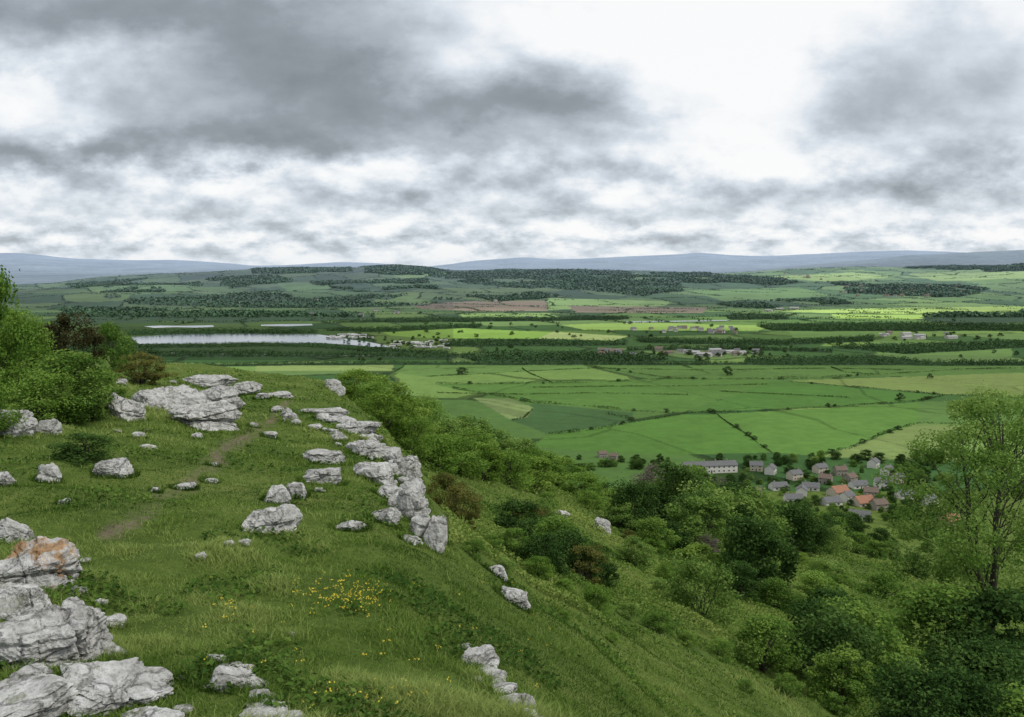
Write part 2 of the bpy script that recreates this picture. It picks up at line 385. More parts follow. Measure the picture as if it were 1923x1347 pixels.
HAZE=np.array(lin((164,180,204)))
def haze(col,Y):  # distance haze mixed into the surface colour itself
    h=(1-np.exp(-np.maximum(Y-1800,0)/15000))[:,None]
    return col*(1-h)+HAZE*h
def wobble(x,y,a,b2):
    far=sstep(2400,3200,y)
    return a+8*fbm(x/90,y/90,3.,2)+far*26*fbm(x/220,y/220,13.,3),b2+1.5*fbm(x/90,y/90,8.,2)+far*5*fbm(x/220,y/220,18.,3)
def fn_field(X,Y,Z):
    px,py=proj(X,Y,Z)
    idv,e=voro(X,Y,np.where(Y>2600,210.,150.))
    col=PAL[np.minimum((idv*len(PAL)).astype(int),len(PAL)-1)].copy()
    wx=px+4*fbm(X/60,Y/60,0.,2);wy=py+.8*fbm(X/60,Y/60,3.,2)
    own=np.zeros(len(X),bool)
    for P,c in FIELDS:
        k=inpoly(wx,wy,P)&(Y<8000);col[k]=lin(c);own|=k
    k=inpoly(wx,wy,FIELDS[8][0])&(Y<2000)   # mown swathes
    col[k]*=(1+.16*np.sign(np.sin((X[k]*.8+Y[k]*.6)/7.)))[:,None]
    k=(e<9)&~own;col[k]*=.45
    k=own&(Y<1150);col[k]*=(.93+.14*idv[k])[:,None]
    k=own&(Y<1150)&(e<2.5);col[k]*=.68
    cloud_shade=np.where((py<602)&~own,.58+.42*sstep(950,1500,px),1.0)  # cloud shadow painted into the hill and field vertex colours
    cloud_shade=np.where(px<850,np.minimum(cloud_shade,.68),cloud_shade)
    cloud_shade=np.where((Y<6800),cloud_shade,.8)*(1+.8*fbm(X/800,Y/800,9.,3))
    cloud_shade=np.where(Y<1150,1+.22*fbm(X/260,Y/260,14.,4),cloud_shade)
    col=col*cloud_shade[:,None]
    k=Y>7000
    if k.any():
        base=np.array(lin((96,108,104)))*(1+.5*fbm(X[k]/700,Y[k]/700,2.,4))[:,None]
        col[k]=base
    a,b2=wobble(X,Y,px,py);wd=np.zeros(len(X),bool);pt=fbm(X/260,Y/260,12.,3)
    for P,p_,_ in HW: wd|=inpoly(a,b2,P)&((pt>p_-.5) if p_ else True)&(Y<6900)
    for P,_,_ in BELT: wd|=inpoly(a,b2,P)&(Y<3000)
    col[wd]=np.array(lin((54,74,50)))
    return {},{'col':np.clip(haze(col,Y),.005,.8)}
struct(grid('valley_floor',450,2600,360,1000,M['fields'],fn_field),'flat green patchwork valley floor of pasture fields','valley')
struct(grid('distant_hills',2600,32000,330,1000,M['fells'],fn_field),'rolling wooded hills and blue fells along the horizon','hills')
def plainpt(px,py,z=0.):
    u,v=uv(px,py);y=(EYE-z)/v;return (u*y,y,z)
def sheet(name,P,z,mat,lab,cat):
    V=[plainpt(p[0],p[1],z) for p in P]
    return struct(link(name,mesh_py(name,V,[list(range(len(V)))],mat)),lab,cat)
sheet('lake',[(245,633),(330,628),(460,627),(600,628.5),(625,632),(655,637),(690,642),(722,648),(735,652),(700,651.5),(655,647.5),(600,644.5),(540,645),(480,643.5),(400,646),(330,646.5),(260,646)],.3,M['water'],'pale grey lake with caravans along its right shore','lake')
sheet('pond',[(270,613),(300,611.6),(340,612),(400,611),(402,614),(370,615.5),(330,614.6),(290,616)],.3,M['water'],'thin strip of bright water behind the lake at left','pond')
sheet('pond',[(490,610),(530,608.8),(585,608.5),(588,611),(540,613),(490,612)],.3,M['water'],'thin strip of bright water beyond the lake, nearer its middle','pond')
sheet('river',[(1170,604),(1372,601),(1372,602.6),(1170,606)],.3,M['water'],'pale thin river line crossing behind the white houses','river')
sheet('road',[(300,662.5),(480,664.5),(700,668),(700,669),(480,666),(300,664)],.3,M['road'],'pale road strip running below the lake','road')
# ---------- foliage makers
def leafquads(r,pos,size,bias=None,asp=.34):
    n=len(pos);nr=r.normal(size=(n,3));nr/=np.linalg.norm(nr,axis=1)[:,None]
    if bias is not None: nr=nr+bias
    nr/=np.linalg.norm(nr,axis=1)[:,None]+1e-9
    a=np.cross(nr,r.normal(size=(n,3)));a/=np.linalg.norm(a,axis=1)[:,None]+1e-9
    bb=np.cross(nr,a);s=np.asarray(size).reshape(-1,1)
    V=np.stack([pos-a*s*.5,pos-bb*s*asp+nr*s*.08,pos+a*s*.5,pos+bb*s*asp+nr*s*.08],1).reshape(-1,3)
    return V,np.arange(n*4).reshape(-1,4)
def crown(r,W,Hh,nc,nl,leaf,t0=.12,cr=.17,flat=.8,rx=None):
    t=r.uniform(t0,1,nc);R=np.sqrt(np.clip(1-((t-.40)/.62)**2,.03,1))
    an=r.uniform(0,2*math.pi,nc);rad=R*np.sqrt(r.uniform(.12,1,nc))*W*.42*r.uniform(.8,1.12,nc)
    cc=np.stack([rad*np.cos(an),rad*np.sin(an),t*Hh*.9],1);rr=W*cr*r.uniform(.55,1.3,nc)
    idx=r.integers(0,nc,nl);d=r.normal(size=(nl,3));d/=np.linalg.norm(d,axis=1)[:,None]
    q=np.sqrt(r.uniform(.2,1,nl));ex=r.uniform(size=nl)<.08;q=np.where(ex,q*1.5,q)
    pos=cc[idx]+d*(rr[idx]*q)[:,None]*np.array([1,1,flat]);pos[:,2]=np.maximum(pos[:,2],.01)
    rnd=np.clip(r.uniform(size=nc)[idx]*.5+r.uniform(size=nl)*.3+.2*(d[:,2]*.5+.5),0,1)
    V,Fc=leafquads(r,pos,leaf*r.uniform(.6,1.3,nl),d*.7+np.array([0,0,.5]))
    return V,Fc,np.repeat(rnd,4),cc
def tube(pts,rad,n=6):
    pts=np.asarray(pts,float);V=[]
    for i,p in enumerate(pts):
        tg=pts[min(i+1,len(pts)-1)]-pts[max(i-1,0)];tg/=np.linalg.norm(tg)+1e-9
        a=np.cross(tg,[.3,.9,.1]);a/=np.linalg.norm(a)+1e-9;b2=np.cross(tg,a)
        for k in range(n):
            w=2*math.pi*k/n;V.append(p+rad[i]*(a*math.cos(w)+b2*math.sin(w)))
    Fc=[]
    for i in range(len(pts)-1):
        for k in range(n):Fc.append((i*n+k,i*n+(k+1)%n,(i+1)*n+(k+1)%n,(i+1)*n+k))
    return np.array(V),np.array(Fc)
def merge(L):
    V=[];Fc=[];o=0
    for v,f in L:V.append(v);Fc.append(f+o);o+=len(v)
    return np.concatenate(V),np.concatenate(Fc)
def limbs(r,cc,r0,start=0.0,fork=.25,n=14):
    L=[]
    for c in cc[:n]:
        b0=np.array([r.normal()*.02,r.normal()*.02,start]);mid=b0*.4+c*.45+np.array([0,0,.06])+r.normal(size=3)*.025
        L.append(tube([b0,(b0+mid)/2+r.normal(size=3)*.012,mid,c],[r0,r0*.75,r0*.5,r0*.15]))
    return L
BUSH={}
for kind,leaf,nl,nc,cr in (('hazel',.034,7500,60,.125),('fresh',.029,12000,70,.13),('green',.036,7500,50,.14),('lush',.034,7500,54,.13),('dark',.036,8000,52,.14),('red',.034,9000,46,.15),('juniper',.03,8000,60,.11),('twig',.03,4500,60,.12)):
    BUSH[kind]=[]
    for s in range(4):
        r=np.random.default_rng(100+s*13+len(kind)*7)
        V,Fc,rd,cc=crown(r,1,1,nc,nl,leaf,.06,cr*(.85+.1*s))
        if kind=='twig': V,Fc=leafquads(r,V[::4]*1.0,np.full(len(V)//4,.07),np.zeros((len(V)//4,3)),.08)
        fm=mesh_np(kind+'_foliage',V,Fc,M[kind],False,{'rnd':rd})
        LV,LF=merge(limbs(r,cc,.014,0.,n=18 if kind=='twig' else 12))
        sm=mesh_np(kind+'_stems',LV,LF,M['bark'],True)
        BUSH[kind].append((fm,sm))
NAMES={'hazel':'hazel_bush','fresh':'leafy_bush','green':'bush','lush':'leafy_bush','dark':'dark_bush','red':'hawthorn_bush','juniper':'juniper_bush','twig':'bare_thicket'}
pr=random.Random(5)
def bush(kind,x,y,w,h,label,group=None,cat='bush',name=None,z=None,v=None):
    fm,sm=BUSH[kind][pr.randrange(4) if v is None else v]
    zz=float(H(x,y)[0])-.04*h if z is None else z
    o=thing(name or NAMES[kind],label,cat,(x,y,zz),pr.uniform(0,6.28),(w,w*pr.uniform(.9,1.1),h),group)
    link('foliage' if cat=='bush' else 'crown',fm,o);link('stem' if cat=='bush' else 'trunk',sm,o);return o
def bpix(kind,px,py,wpx,hpx,label,group=None,**k):
    x,y,z=ground(px,py);y2=y+.25*wpx/F*y;x2=x/y*y2
    return bush(kind,x2,y2,wpx/F*y2,hpx/F*y2,label,group,**k)
def bdep(kind,px,dep,w,h,label,group=None,**k):
    return bush(kind,(px-961.5)/F*dep,dep,w,h,label,group,**k)
# left side
bpix('fresh',-30,775,210,295,'tall fresh green bush at the left edge of the hilltop, tallest of that mass')
bpix('fresh',45,765,140,195,'fresh green bush just right of the tallest one at the left edge')
bpix('green',125,795,200,130,'broad leafy bush below the dark bronze hawthorn at left')
bpix('red',135,712,115,135,'dark bronze hawthorn bush standing on the skyline at left')
bpix('green',215,698,85,95,'small green sapling bush just right of the bronze hawthorn')
bpix('juniper',265,724,130,66,'low brownish juniper bush behind the layered rock outcrop')
bpix('lush',168,797,110,80,'pale flowering shrub left of the layered rock outcrop')
bpix('dark',160,872,150,55,'low dark green mat of shrub in grass at left')
bpix('fresh',85,800,150,105,'mid green bush at the foot of the tall left bushes')
bpix('fresh',-40,825,170,150,'fresh green bush cut by the left edge below the tallest bush')
bpix('green',185,760,110,70,'low green bush between the hawthorn and the rock outcrop')
# scrub beyond crag edge
g1='hazel scrub bushes beyond the crag edge'
l1='fresh green hazel bush in the dense scrub row falling away beyond the crag edge'
for px,d,w,h in [(672,46,3.,2.2),(705,49,3.6,2.9),(750,52,4,3.1),(795,56,4.4,3.4),(840,60,4.6,3.6),(885,64,5,3.7),(930,68,5,3.7),(975,73,5.2,3.7),(1015,78,5,3.6),(1050,84,5,3.4),
   (720,40,2.6,2.0),(765,42,3,2.2),(815,45,3,2.2),(860,49,3.4,2.4),(905,53,3.4,2.4),(955,57,3.6,2.6),(1005,62,3.8,2.6),(700,43,2.6,2.2),(780,48,3.2,2.6),(830,52,3.6,2.8),(880,57,3.8,2.8),(990,68,4,3)]:
    bdep(pr.choice(['fresh','hazel','fresh','lush','hazel']),px,d,w*pr.uniform(.95,1.25),h*pr.uniform(.85,1.1),l1,g1)
g2='small scrub bushes on the slope right of the crag'
l2='small green scrub bush on the steep slope just right of the crag'
k=0
while k<32:
    px=pr.uniform(800,1260);d=math.exp(pr.uniform(math.log(15),math.log(58)))
    x=(px-961.5)/F*d;z=float(H(x,d)[0]);_,py=proj(x,d,z)
    if py>1010+.42*(px-840) : continue
    if 800<px<1030 and 850<py<955 : continue
    s=pr.uniform(.35,1.5)*(d/30)**.35
    bdep(pr.choice(['green','fresh','lush','dark','green','juniper']),px,d,s*1.35,s,l2,g2);k+=1
bpix('lush',1315,1175,150,145,'round pale green bush alone in mid slope, largest one left of the dark trees')
bpix('dark',1190,1010,120,120,'dark bush beside the small grey crag on the slope')
bpix('dark',1420,1130,190,170,'dark green bush right of the round pale bush')
bpix('green',1430,1270,170,120,'green bush on the slope edge above the grass at lower right')
bpix('dark',1540,1300,230,190,'big dark bush at lower right above the grassy slope')
bpix('lush',1690,1340,180,110,'leafy pale bush at the bottom edge, right of the grassy slope')
g6='little bushes along the lower edge of the grass slope'
for px,py,s in [(890,1050,50),(950,1075,36),(1010,1090,60),(1060,1120,44),(1120,1150,70),(1180,1165,46),(1235,1190,60),(1290,1215,40),(1350,1240,58),(1480,1310,60),(1150,1210,30),(1060,1165,26),(1570,1345,60),(1400,1300,34)]:
    bpix(pr.choice(['fresh','green','lush','green']),px,py,s*1.25,s*.75,'little bush at the ragged lower edge of the grass slope',g6)
g3='dense dark bushes filling the lower right slope';l3='dense dark green bush in the shaded thicket filling the lower right'
for q in range(30):
    px=pr.uniform(1580,2010);d=math.exp(pr.uniform(math.log(16),math.log(46)))
    s=pr.uniform(1.3,3.0)*(d/28)**.4
    x=(px-961.5)/F*d;_,py=proj(x,d,float(H(x,d)[0]))
    if px<1720 and py>1330: continue
    bdep(pr.choice(['dark','dark','green','dark','dark']),px,d,s*1.25,s,l3,g3)  # mostly dark leaf colour, standing in for shade in this corner
g4='bushes on the mid slope';l4='mid green bush among many on the wooded slope between crag and village'
for q in range(56):
    px=pr.uniform(1090,1760);d=math.exp(pr.uniform(math.log(46),math.log(125)))
    if px<1200 and d<60: continue
    if px>1650 and d<60: continue
    s=pr.uniform(.8,2.5)*(d/60)**.5
    bdep(pr.choice(['green','green','dark','lush','fresh','hazel','twig']),px,d,s*pr.uniform(1.3,2.),s,l4,g4)
g5='trees in the wood at the foot of the slope';l5='small leafy tree in the wood at the foot of the slope before the village'
for q in range(70):
    px=pr.uniform(1020,1900);d=math.exp(pr.uniform(math.log(130),math.log(310)))
    s=pr.uniform(2.6,5.6)
    if px<1150 and d>170: continue
    bdep(pr.choice(['green','dark','lush','green','dark']),px,d,s*pr.uniform(1.1,1.7),s,l5,g5,cat='tree',name='woodland_tree')
for q in range(60):
    px=pr.uniform(1240,1770);py=pr.uniform(968,1040)
    x,y,z=ground(px,py);s=pr.uniform(4.5,8.8)
    bush(pr.choice(['green','dark','lush','dark']),x,y,s*pr.uniform(1,1.5),s,l5,g5,cat='tree',name='woodland_tree',z=z-.3)
for q,(px,d) in enumerate([(1225,190),(1255,205),(1285,215),(1315,225),(1345,232),(1375,238),(1240,175),(1300,195),(1360,212),(1330,205)]):
    bdep('twig',px,d,12,12.,'leafless purple brown thicket in the wood below the white terrace','purple brown thickets below the white terrace')
# ash tree at the right
def bigtree(name,label,px,dep,W,Hh,seed,kind,nl,leaf,nc):
    r=np.random.default_rng(seed)
    V,Fc,rd,cc=crown(r,W,Hh*.78,nc,nl,leaf,.0,.072,.7)
    up=np.array([0,0,Hh*.26]);V=V+up;cc=cc+up
    x=(px-961.5)/F*dep;o=thing(name,label,'tree',(x,dep,float(H(x,dep)[0])-.3))
    link('crown',mesh_np('crown',V,Fc,M[kind],False,{'rnd':rd}),o)
    tp=np.array([(0,0,0),(.12,.05,Hh*.12),(-.05,0,Hh*.28),(.15,0,Hh*.42),(.05,.1,Hh*.56),(.25,0,Hh*.72),(.1,0,Hh*.88)])
    tr=tube(tp,[.32,.27,.22,.18,.13,.08,.03],8)
    fk=tube([(-.05,0,Hh*.28),(-.7,.2,Hh*.38),(-1.2,.3,Hh*.5),(-1.5,.2,Hh*.66),(-1.9,.4,Hh*.8)],[.16,.14,.11,.07,.02],7)
    link('trunk',mesh_np('trunk',*merge([tr,fk]),M['bark'],True),o)
    L=[]
    for c in cc[::3]:
        t=min(max(c[2]/Hh-.10-.15*r.uniform(),.25),.85);fz=t*Hh
        b0=np.array([np.interp(fz,tp[:,2],tp[:,0]),0,fz])
        if c[0]<-1 and fz>Hh*.3: b0=np.array([np.interp(fz,[Hh*.28,Hh*.38,Hh*.5,Hh*.66,Hh*.8],[-.05,-.7,-1.2,-1.5,-1.9]),.25,min(fz,Hh*.78)])
        m1=b0*.6+c*.4+np.array([0,0,-.1])+r.normal(size=3)*.2;m2=b0*.25+c*.75+np.array([0,0,.1])+r.normal(size=3)*.15
        L.append(tube([b0,m1,m2,c],[.05*(1.15-t),.035,.02,.008],5))
    v,f=merge(L);link('branch',mesh_np('branch',v,f,M['bark'],True),o)
bigtree('ash_tree','tall airy ash tree with dark forked trunk at the right edge',1890,46,12.6,16.4,3,'ash',42000,.155,220)
bdep('green',1800,40,6.5,4.6,'broad leafy tree low in front of the airy ash at right',cat='tree',name='leafy_tree')
bdep('dark',1930,38,6.5,5.4,'dark leafy tree cut by the right edge in front of the airy ash',cat='tree',name='leafy_tree')
# ---------- rocks
def ico(s):
    bm=bmesh.new();bmesh.ops.create_icosphere(bm,subdivisions=s,radius=1);bm.verts.ensure_lookup_table()
    V=np.array([v.co[:] for v in bm.verts]);Fc=np.array([[v.index for v in f.verts] for f in bm.faces]);bm.free();return V,Fc
ICO={s:ico(s) for s in(4,5,6)}
RK=[]
def rock(px,py,wpx,hpx,label,lich=False,group=None,name='limestone_rock',cat='rock',depthf=.85):
    x,y,z=ground(px,py);u,v=uv(px,py)
    w=wpx/F*y;dd=w*depthf;vr=max(v-.08,.03)
    h=max(hpx-.6*wpx*depthf*vr,.42*hpx)/F*y
    if 545<px<740 and 740<py<1040: h*=.8
    y2=y+.40*dd;x2=x/y*y2;zz=float(H(x2,y2)[0])
    zz=min(zz,z+.1*h+ .10)-.06*h
    seed=int(px*7+py*3);r=np.random.default_rng(seed);RK.append((x2,y2,w,dd,wpx))
    sub=6 if wpx>130 else (5 if wpx>50 else 4)
    Dr,Fc=ICO[sub]
    o3=seed%97;yaw=r.uniform(-.5,.5);cy,sy=math.cos(yaw),math.sin(yaw)
    rad=np.full(len(Dr),1.35)
    ax=np.array([[cy,sy,0],[-cy,-sy,0],[-sy,cy,0],[sy,-cy,0]])
    Dw=Dr+.12*np.stack([fbm(Dr[:,0]*2+o3,Dr[:,1]*2,Dr[:,2]*2,3),fbm(Dr[:,0]*2,Dr[:,1]*2+o3,Dr[:,2]*2,3),fbm(Dr[:,0]*2,Dr[:,1]*2,Dr[:,2]*2+o3,3)],1)
    for n in ax:
        n=n+r.normal(size=3)*.22;n/=np.linalg.norm(n);c=Dw@n;dt=r.uniform(.72,.95);rad=np.where(c>.05,np.minimum(rad,dt/np.maximum(c,.05)),rad)
    for q in range(9):
        n=r.normal(size=3)*np.array([1,1,.8]);n/=np.linalg.norm(n);dt=r.uniform(.8,1.1);c=Dw@n
        rad=np.where(c>.05,np.minimum(rad,dt/np.maximum(c,.05)),rad)
    c=Dw@np.array([r.normal()*.22,r.normal()*.15,1.]);rad=np.where(c>.05,np.minimum(rad,.72/np.maximum(c,.05)),rad)
    P=Dr*rad[:,None]
    for q in range(3+int(wpx>90)*2+int(wpx>180)*2):
        n=np.array([r.normal()*.25,r.normal()*.25,1.]) if q%2==0 else np.array([r.normal(),r.normal()*.6,r.normal()*.25])
        n/=np.linalg.norm(n);o_=r.uniform(-.45,.55);s_=P@n-o_+.10*fbm(P[:,0]*2.5+q*7,P[:,1]*2.5+o3,P[:,2]*2.5,3)
        side=np.where(s_>0,1,-1)*r.uniform(.0,.06);P=P*(1-(r.uniform(.06,.14)*np.exp(-(s_/.035)**2)))[:,None]+side[:,None]*Dr*np.array([1,1,.2])
    P=P*(1+.24*fbm(P[:,0]*1.7+o3,P[:,1]*1.7-o3,P[:,2]*1.7,5)+.07*fbm(P[:,0]*8,P[:,1]*8+o3,P[:,2]*8,3)-.05*np.clip(np.abs(fbm(P[:,0]*4+o3,P[:,1]*4,P[:,2]*4,3))*-8+1,0,1))[:,None]
    fz=np.clip((P[:,2].max()-P[:,2])/np.ptp(P[:,2]),0,1);P[:,:2]*=(.78+.55*fz**.8)[:,None]
    P-=np.array([(P[:,0].max()+P[:,0].min())/2,(P[:,1].max()+P[:,1].min())/2,0])
    vis=fz<.72
    P[:,0]*=w/(np.ptp(P[vis,0]));P[:,1]*=dd/(np.ptp(P[vis,1]));P[:,2]*=(h*1.6)/np.ptp(P[:,2]);P[:,2]+=h-P[:,2].max()
    me=mesh_np(name,P,Fc,M['rockl'] if lich else M['rock'])
    o=link(name,me);o.location=(x2,y2,zz);o.rotation_euler=(r.normal()*.06,r.normal()*.08,math.atan2(-u,1)*.6)
    return tag(o,label,cat,group)
R=[
(70,1112,160,112,'rounded pale boulder capped with orange lichen at the left edge, topmost of the near rocks',True),
(25,1180,150,95,'grey white split block at the left edge just below the orange lichen boulder'),
(105,1258,225,160,'largest near block, cracked grey limestone below the lichen boulder'),
(215,1345,235,115,'long tilted grey slab at lower left pointing towards the grass'),
(30,1385,280,120,'flat layered slab in the bottom left corner'),
(285,1385,130,60,'pale rounded rock cut by the bottom edge beside the tilted slab'),
(440,1300,90,62,'half buried grey rock in the grass right of the near slabs'),
(500,1362,110,44,'low rock strip cut by the bottom edge, right of the half buried rock'),
(20,1022,85,58,'grey rock at the left edge just above the orange lichen boulder'),
(90,908,50,42,'small upright grey rock at left below the dark mat shrub'),
(215,897,72,44,'pale wedge shaped rock in grass below the dark mat shrub'),
(5,915,45,32,'small rock cut by the left edge beside the upright grey rock'),
(25,822,90,62,'broad jagged rock at the left edge under the bushes'),
(88,818,50,40,'low jagged rock just right of the broad one under the bushes'),
(330,778,190,62,'largest slab of the layered outcrop beyond the path'),
(415,775,90,56,'fractured right hand block of the layered outcrop'),
(388,810,140,54,'pale block at the foot of the layered outcrop'),
(235,790,80,64,'upright block at the left end of the layered outcrop'),
(460,742,62,30,'small pale slab at the right end of the layered outcrop'),
(385,730,130,26,'flat top slab crowning the layered outcrop'),
(520,748,66,13,'thin flat stone lying in turf right of the layered outcrop'),
(628,738,44,26,'small grey rock on the crest beside the hazel scrub'),
(278,846,36,13,'tiny flat stone in grass below the layered outcrop'),
(125,947,30,13,'tiny stone in the grass left of the path'),
(293,926,20,14,'tiny stone beside the worn path'),
(602,780,110,26,'low pale ledge at the top of the crag edge'),
(675,818,84,34,'pale rock on the crag edge behind the main cliff'),
(690,762,36,20,'small rock on the far crag edge by the scrub'),
(608,870,90,36,'flat topped rock left of the main crag rocks'),
(690,858,70,38,'squarish pale rock between ledge and main cliff rock'),
(605,910,80,42,'pale wedge rock in front of the flat topped rock'),
(700,905,84,50,'broad weathered rock forming the top of the crag'),
(757,900,76,58,'upright rock at the outer edge of the crag top'),
(558,936,42,38,'small upright rock left of the crag'),
(520,948,52,42,'rough grey rock beside the small upright one'),
(512,1006,112,66,'white flat faced boulder in the grass left of the cliff face'),
(722,984,62,52,'lower rock on the left of the cliff face'),
(814,1037,50,78,'steep cliff face rock at the lower outer end of the crag'),
(786,990,62,88,'cracked upright rock in the middle of the cliff face'),
(772,945,60,54,'broken rock linking the crag top and the cliff face'),
(794,1018,48,58,'narrow splintered rock between the two cliff face rocks'),
(752,965,56,60,'jagged rock filling the left side of the cliff face'),
(726,872,64,44,'jagged rock joining the squarish rock to the crag top'),
(658,998,66,24,'half buried smooth stone in grass below the crag'),
(430,1028,26,15,'little stone left of a pair in the grass'),(460,1027,30,15,'little stone right of a pair in the grass'),
(378,1055,24,17,'lone little stone in mid grass below the path'),
(932,1082,44,30,'upper rock of a small pair on the right grass slope'),
(966,1136,64,42,'lower larger rock of a small pair on the right grass slope'),
(898,1258,86,50,'pale pointed rock at the top of the rock strip running down to the bottom edge'),
(978,1345,62,56,'narrow rock cut by the bottom edge on the right slope'),
(1056,972,32,16,'small pale stone showing in the scrub left of the little crag'),
(1130,1000,36,34,'little grey crag standing out of the scrub on the slope'),
(400,876,24,8,'flat stone on the worn path, upper one'),(395,908,34,9,'flat stone on the worn path, middle one'),
(345,920,44,8,'flat stone on the worn path, lower one'),
(590,808,32,12,'small flat stone in turf beside the low pale ledge'),(522,776,28,14,'small stone in turf in front of the thin flat stone'),
(640,798,80,22,'thin ledge rock linking the low pale ledge to the crag edge'),
(600,925,24,14,'tiny rock at the foot of the pale wedge rock'),
(545,1200,20,16,'small dull stone in the foreground grass'),
(396,1300,34,22,'small stone between tilted slab and half buried rock'),
(730,938,56,40,'cracked block under the broad crag top rock'),
]
for q in R: rock(q[0],q[1],q[2],q[3],q[4],len(q)>5 and q[5])
EP=np.array([(560,775),(640,800),(690,830),(720,870),(750,905),(780,960),(815,1020)])
for q in range(44):
    tq=pr.uniform(0,len(EP)-1.01);i=int(tq);p=EP[i]*(1-tq+i)+EP[i+1]*(tq-i);s=pr.uniform(12,38)
    rock(p[0]+pr.uniform(-46,20),p[1]+pr.uniform(-8,14),s,s*pr.uniform(.4,.8),'small broken limestone lump in the ledge along the crag edge',group='broken lumps along the crag edge')
for q in range(16):
    p=(pr.uniform(200,560),pr.uniform(720,830));s=pr.uniform(12,30)
    rock(p[0],p[1],s,s*.5,'little stone scattered in the turf around the layered outcrop',group='stones scattered around the layered outcrop')
for px,py,s in [(150,1120,40),(190,1140,30),(215,1180,46),(220,1240,60),(150,1290,70),(60,1290,80),(250,1275,44),(300,1300,36),(340,1350,50),(120,1345,70),(20,1245,60),(360,1330,24),(340,1280,20),(180,1095,18),(160,1060,22)]:
    rock(px,py,s,s*.6,'small limestone lump wedged between the big near rocks at lower left',group='lumps between the big near rocks')
for px,py,s in [(872,1222,34),(905,1245,44),(925,1282,62),(895,1282,30),(945,1308,58),(962,1328,60),(985,1360,66),(1002,1374,60),(915,1265,44),(936,1296,46)]:
    rock(px,py,s,s*.55,'broken rock in the strip running down the right slope to the bottom edge',group='rock strip down the right slope')
for px,py,s in [(412,1250,50),(455,1278,66),(475,1300,64),(492,1322,60),(520,1345,66),(548,1367,62),(430,1268,54),(505,1335,50)]:
    rock(px,py,s,s*.5,'broken rock in the short strip right of the near slabs at bottom left',group='rock strip right of the near slabs')
# ---------- grass, undergrowth, flowers
GP=[(640,688),(720,790),(800,870),(842,1030),(960,1062),(1100,1125),(1350,1225),(1620,1347),(1750,1600),(-300,1600),(-300,688)]
def fieldpts(r,n,u0,u1,y0,y1,p):
    a,b2=y0**-p,y1**-p
    y=(a+r.uniform(size=n)*(b2-a))**(-1/p);x=r.uniform(u0,u1,n)*y;z=H(x,y);return x,y,z
r=np.random.default_rng(42)
OPEN=[(800,850),(960,872),(1040,930),(1010,955),(900,945),(815,930)]
x,y,z=fieldpts(r,680000,-.68,.5,2.6,52,.55)
px,py=proj(x,y,z);k=inpoly(px+50*fbm(x*.7,y*.7,0.,3),py-25*fbm(x*.7,y*.7,7.,3)-8,GP)|inpoly(px,py,OPEN)
k&=r.uniform(size=len(x))>np.clip(pathmask(x,y,z)*.95,0,.88)
x,y,z=x[k],y[k],z[k];sl=sstep(-20,260,px[k]-np.interp(py[k],[690,790,870,1030,1347],[640,720,800,800,760]))
tx=[];ty=[]
for (a,b2,w_,d_,wp) in RK:
    m_=int(50+wp*6);an=r.uniform(0,2*math.pi,m_);q=r.uniform(.88,1.3,m_)
    tx.append(a+np.cos(an)*w_*.5*q);ty.append(b2+np.sin(an)*d_*.5*q)
tx=np.concatenate(tx);ty=np.concatenate(ty);nb=len(x)
x=np.concatenate([x,tx]);y=np.concatenate([y,ty]);z=np.concatenate([z,H(tx,ty)]);n=len(x);sl=np.concatenate([sl,np.zeros(len(tx))])
tu=fbm(x/.35,y/.35,5.,3);tl=fbm(x/2.2,y/2.2,6.,3)
hh=(.013+.042*np.clip(tu*1.6+.3,0,1.3)*np.clip(tl*1.3+.6,.1,1.6))*r.uniform(.5,1.5,n)*(1+y/30)*(1+.2*sl)
hh[nb:]=np.maximum(hh[nb:],.034*r.uniform(.6,1.8,n-nb)*(1+y[nb:]/28))
st=r.uniform(size=n)<.010;hh[st]=hh[st]*1.2+.055*r.uniform(.5,1.2,st.sum())
ww=.0022*np.maximum(1,y/5.)*r.uniform(.7,1.5,n);ww[st]*=.6
an=r.uniform(0,2*math.pi,n);dx,dy=np.cos(an),np.sin(an);le=hh*r.uniform(.3,1.3,n);le[st]*=.4;wd=r.uniform(0,2*math.pi,n)
B=np.stack([x,y,z-.01],1);S=np.stack([dx,dy,0*dx],1)*ww[:,None];Ld=np.stack([np.cos(wd),np.sin(wd),0*wd],1)*le[:,None];U=np.zeros((n,3));U[:,2]=hh
V=np.stack([B-S,B+S,B+U*.6+Ld*.35+S*.75,B+U*.6+Ld*.35-S*.75,B+U+Ld],1).reshape(-1,3)
i=np.arange(n)*5
Fa=np.concatenate([np.stack([i,i+1,i+2],1),np.stack([i,i+2,i+3],1),np.stack([i+3,i+2,i+4],1)])
td=fbm(x/.9,y/.9,16.,3)
rd=np.clip(.42+.85*tl+.5*tu+.6*td+r.normal(size=n)*.16+(r.uniform(size=n)<.05)*.35,0,.94);rd[st]=.97
tag(link('grass',mesh_np('grass',V,Fa,M['grass'],False,{'rnd':np.repeat(rd,5)})),'rough green turf grass covering the hilltop between the rocks','grass',kind='stuff')
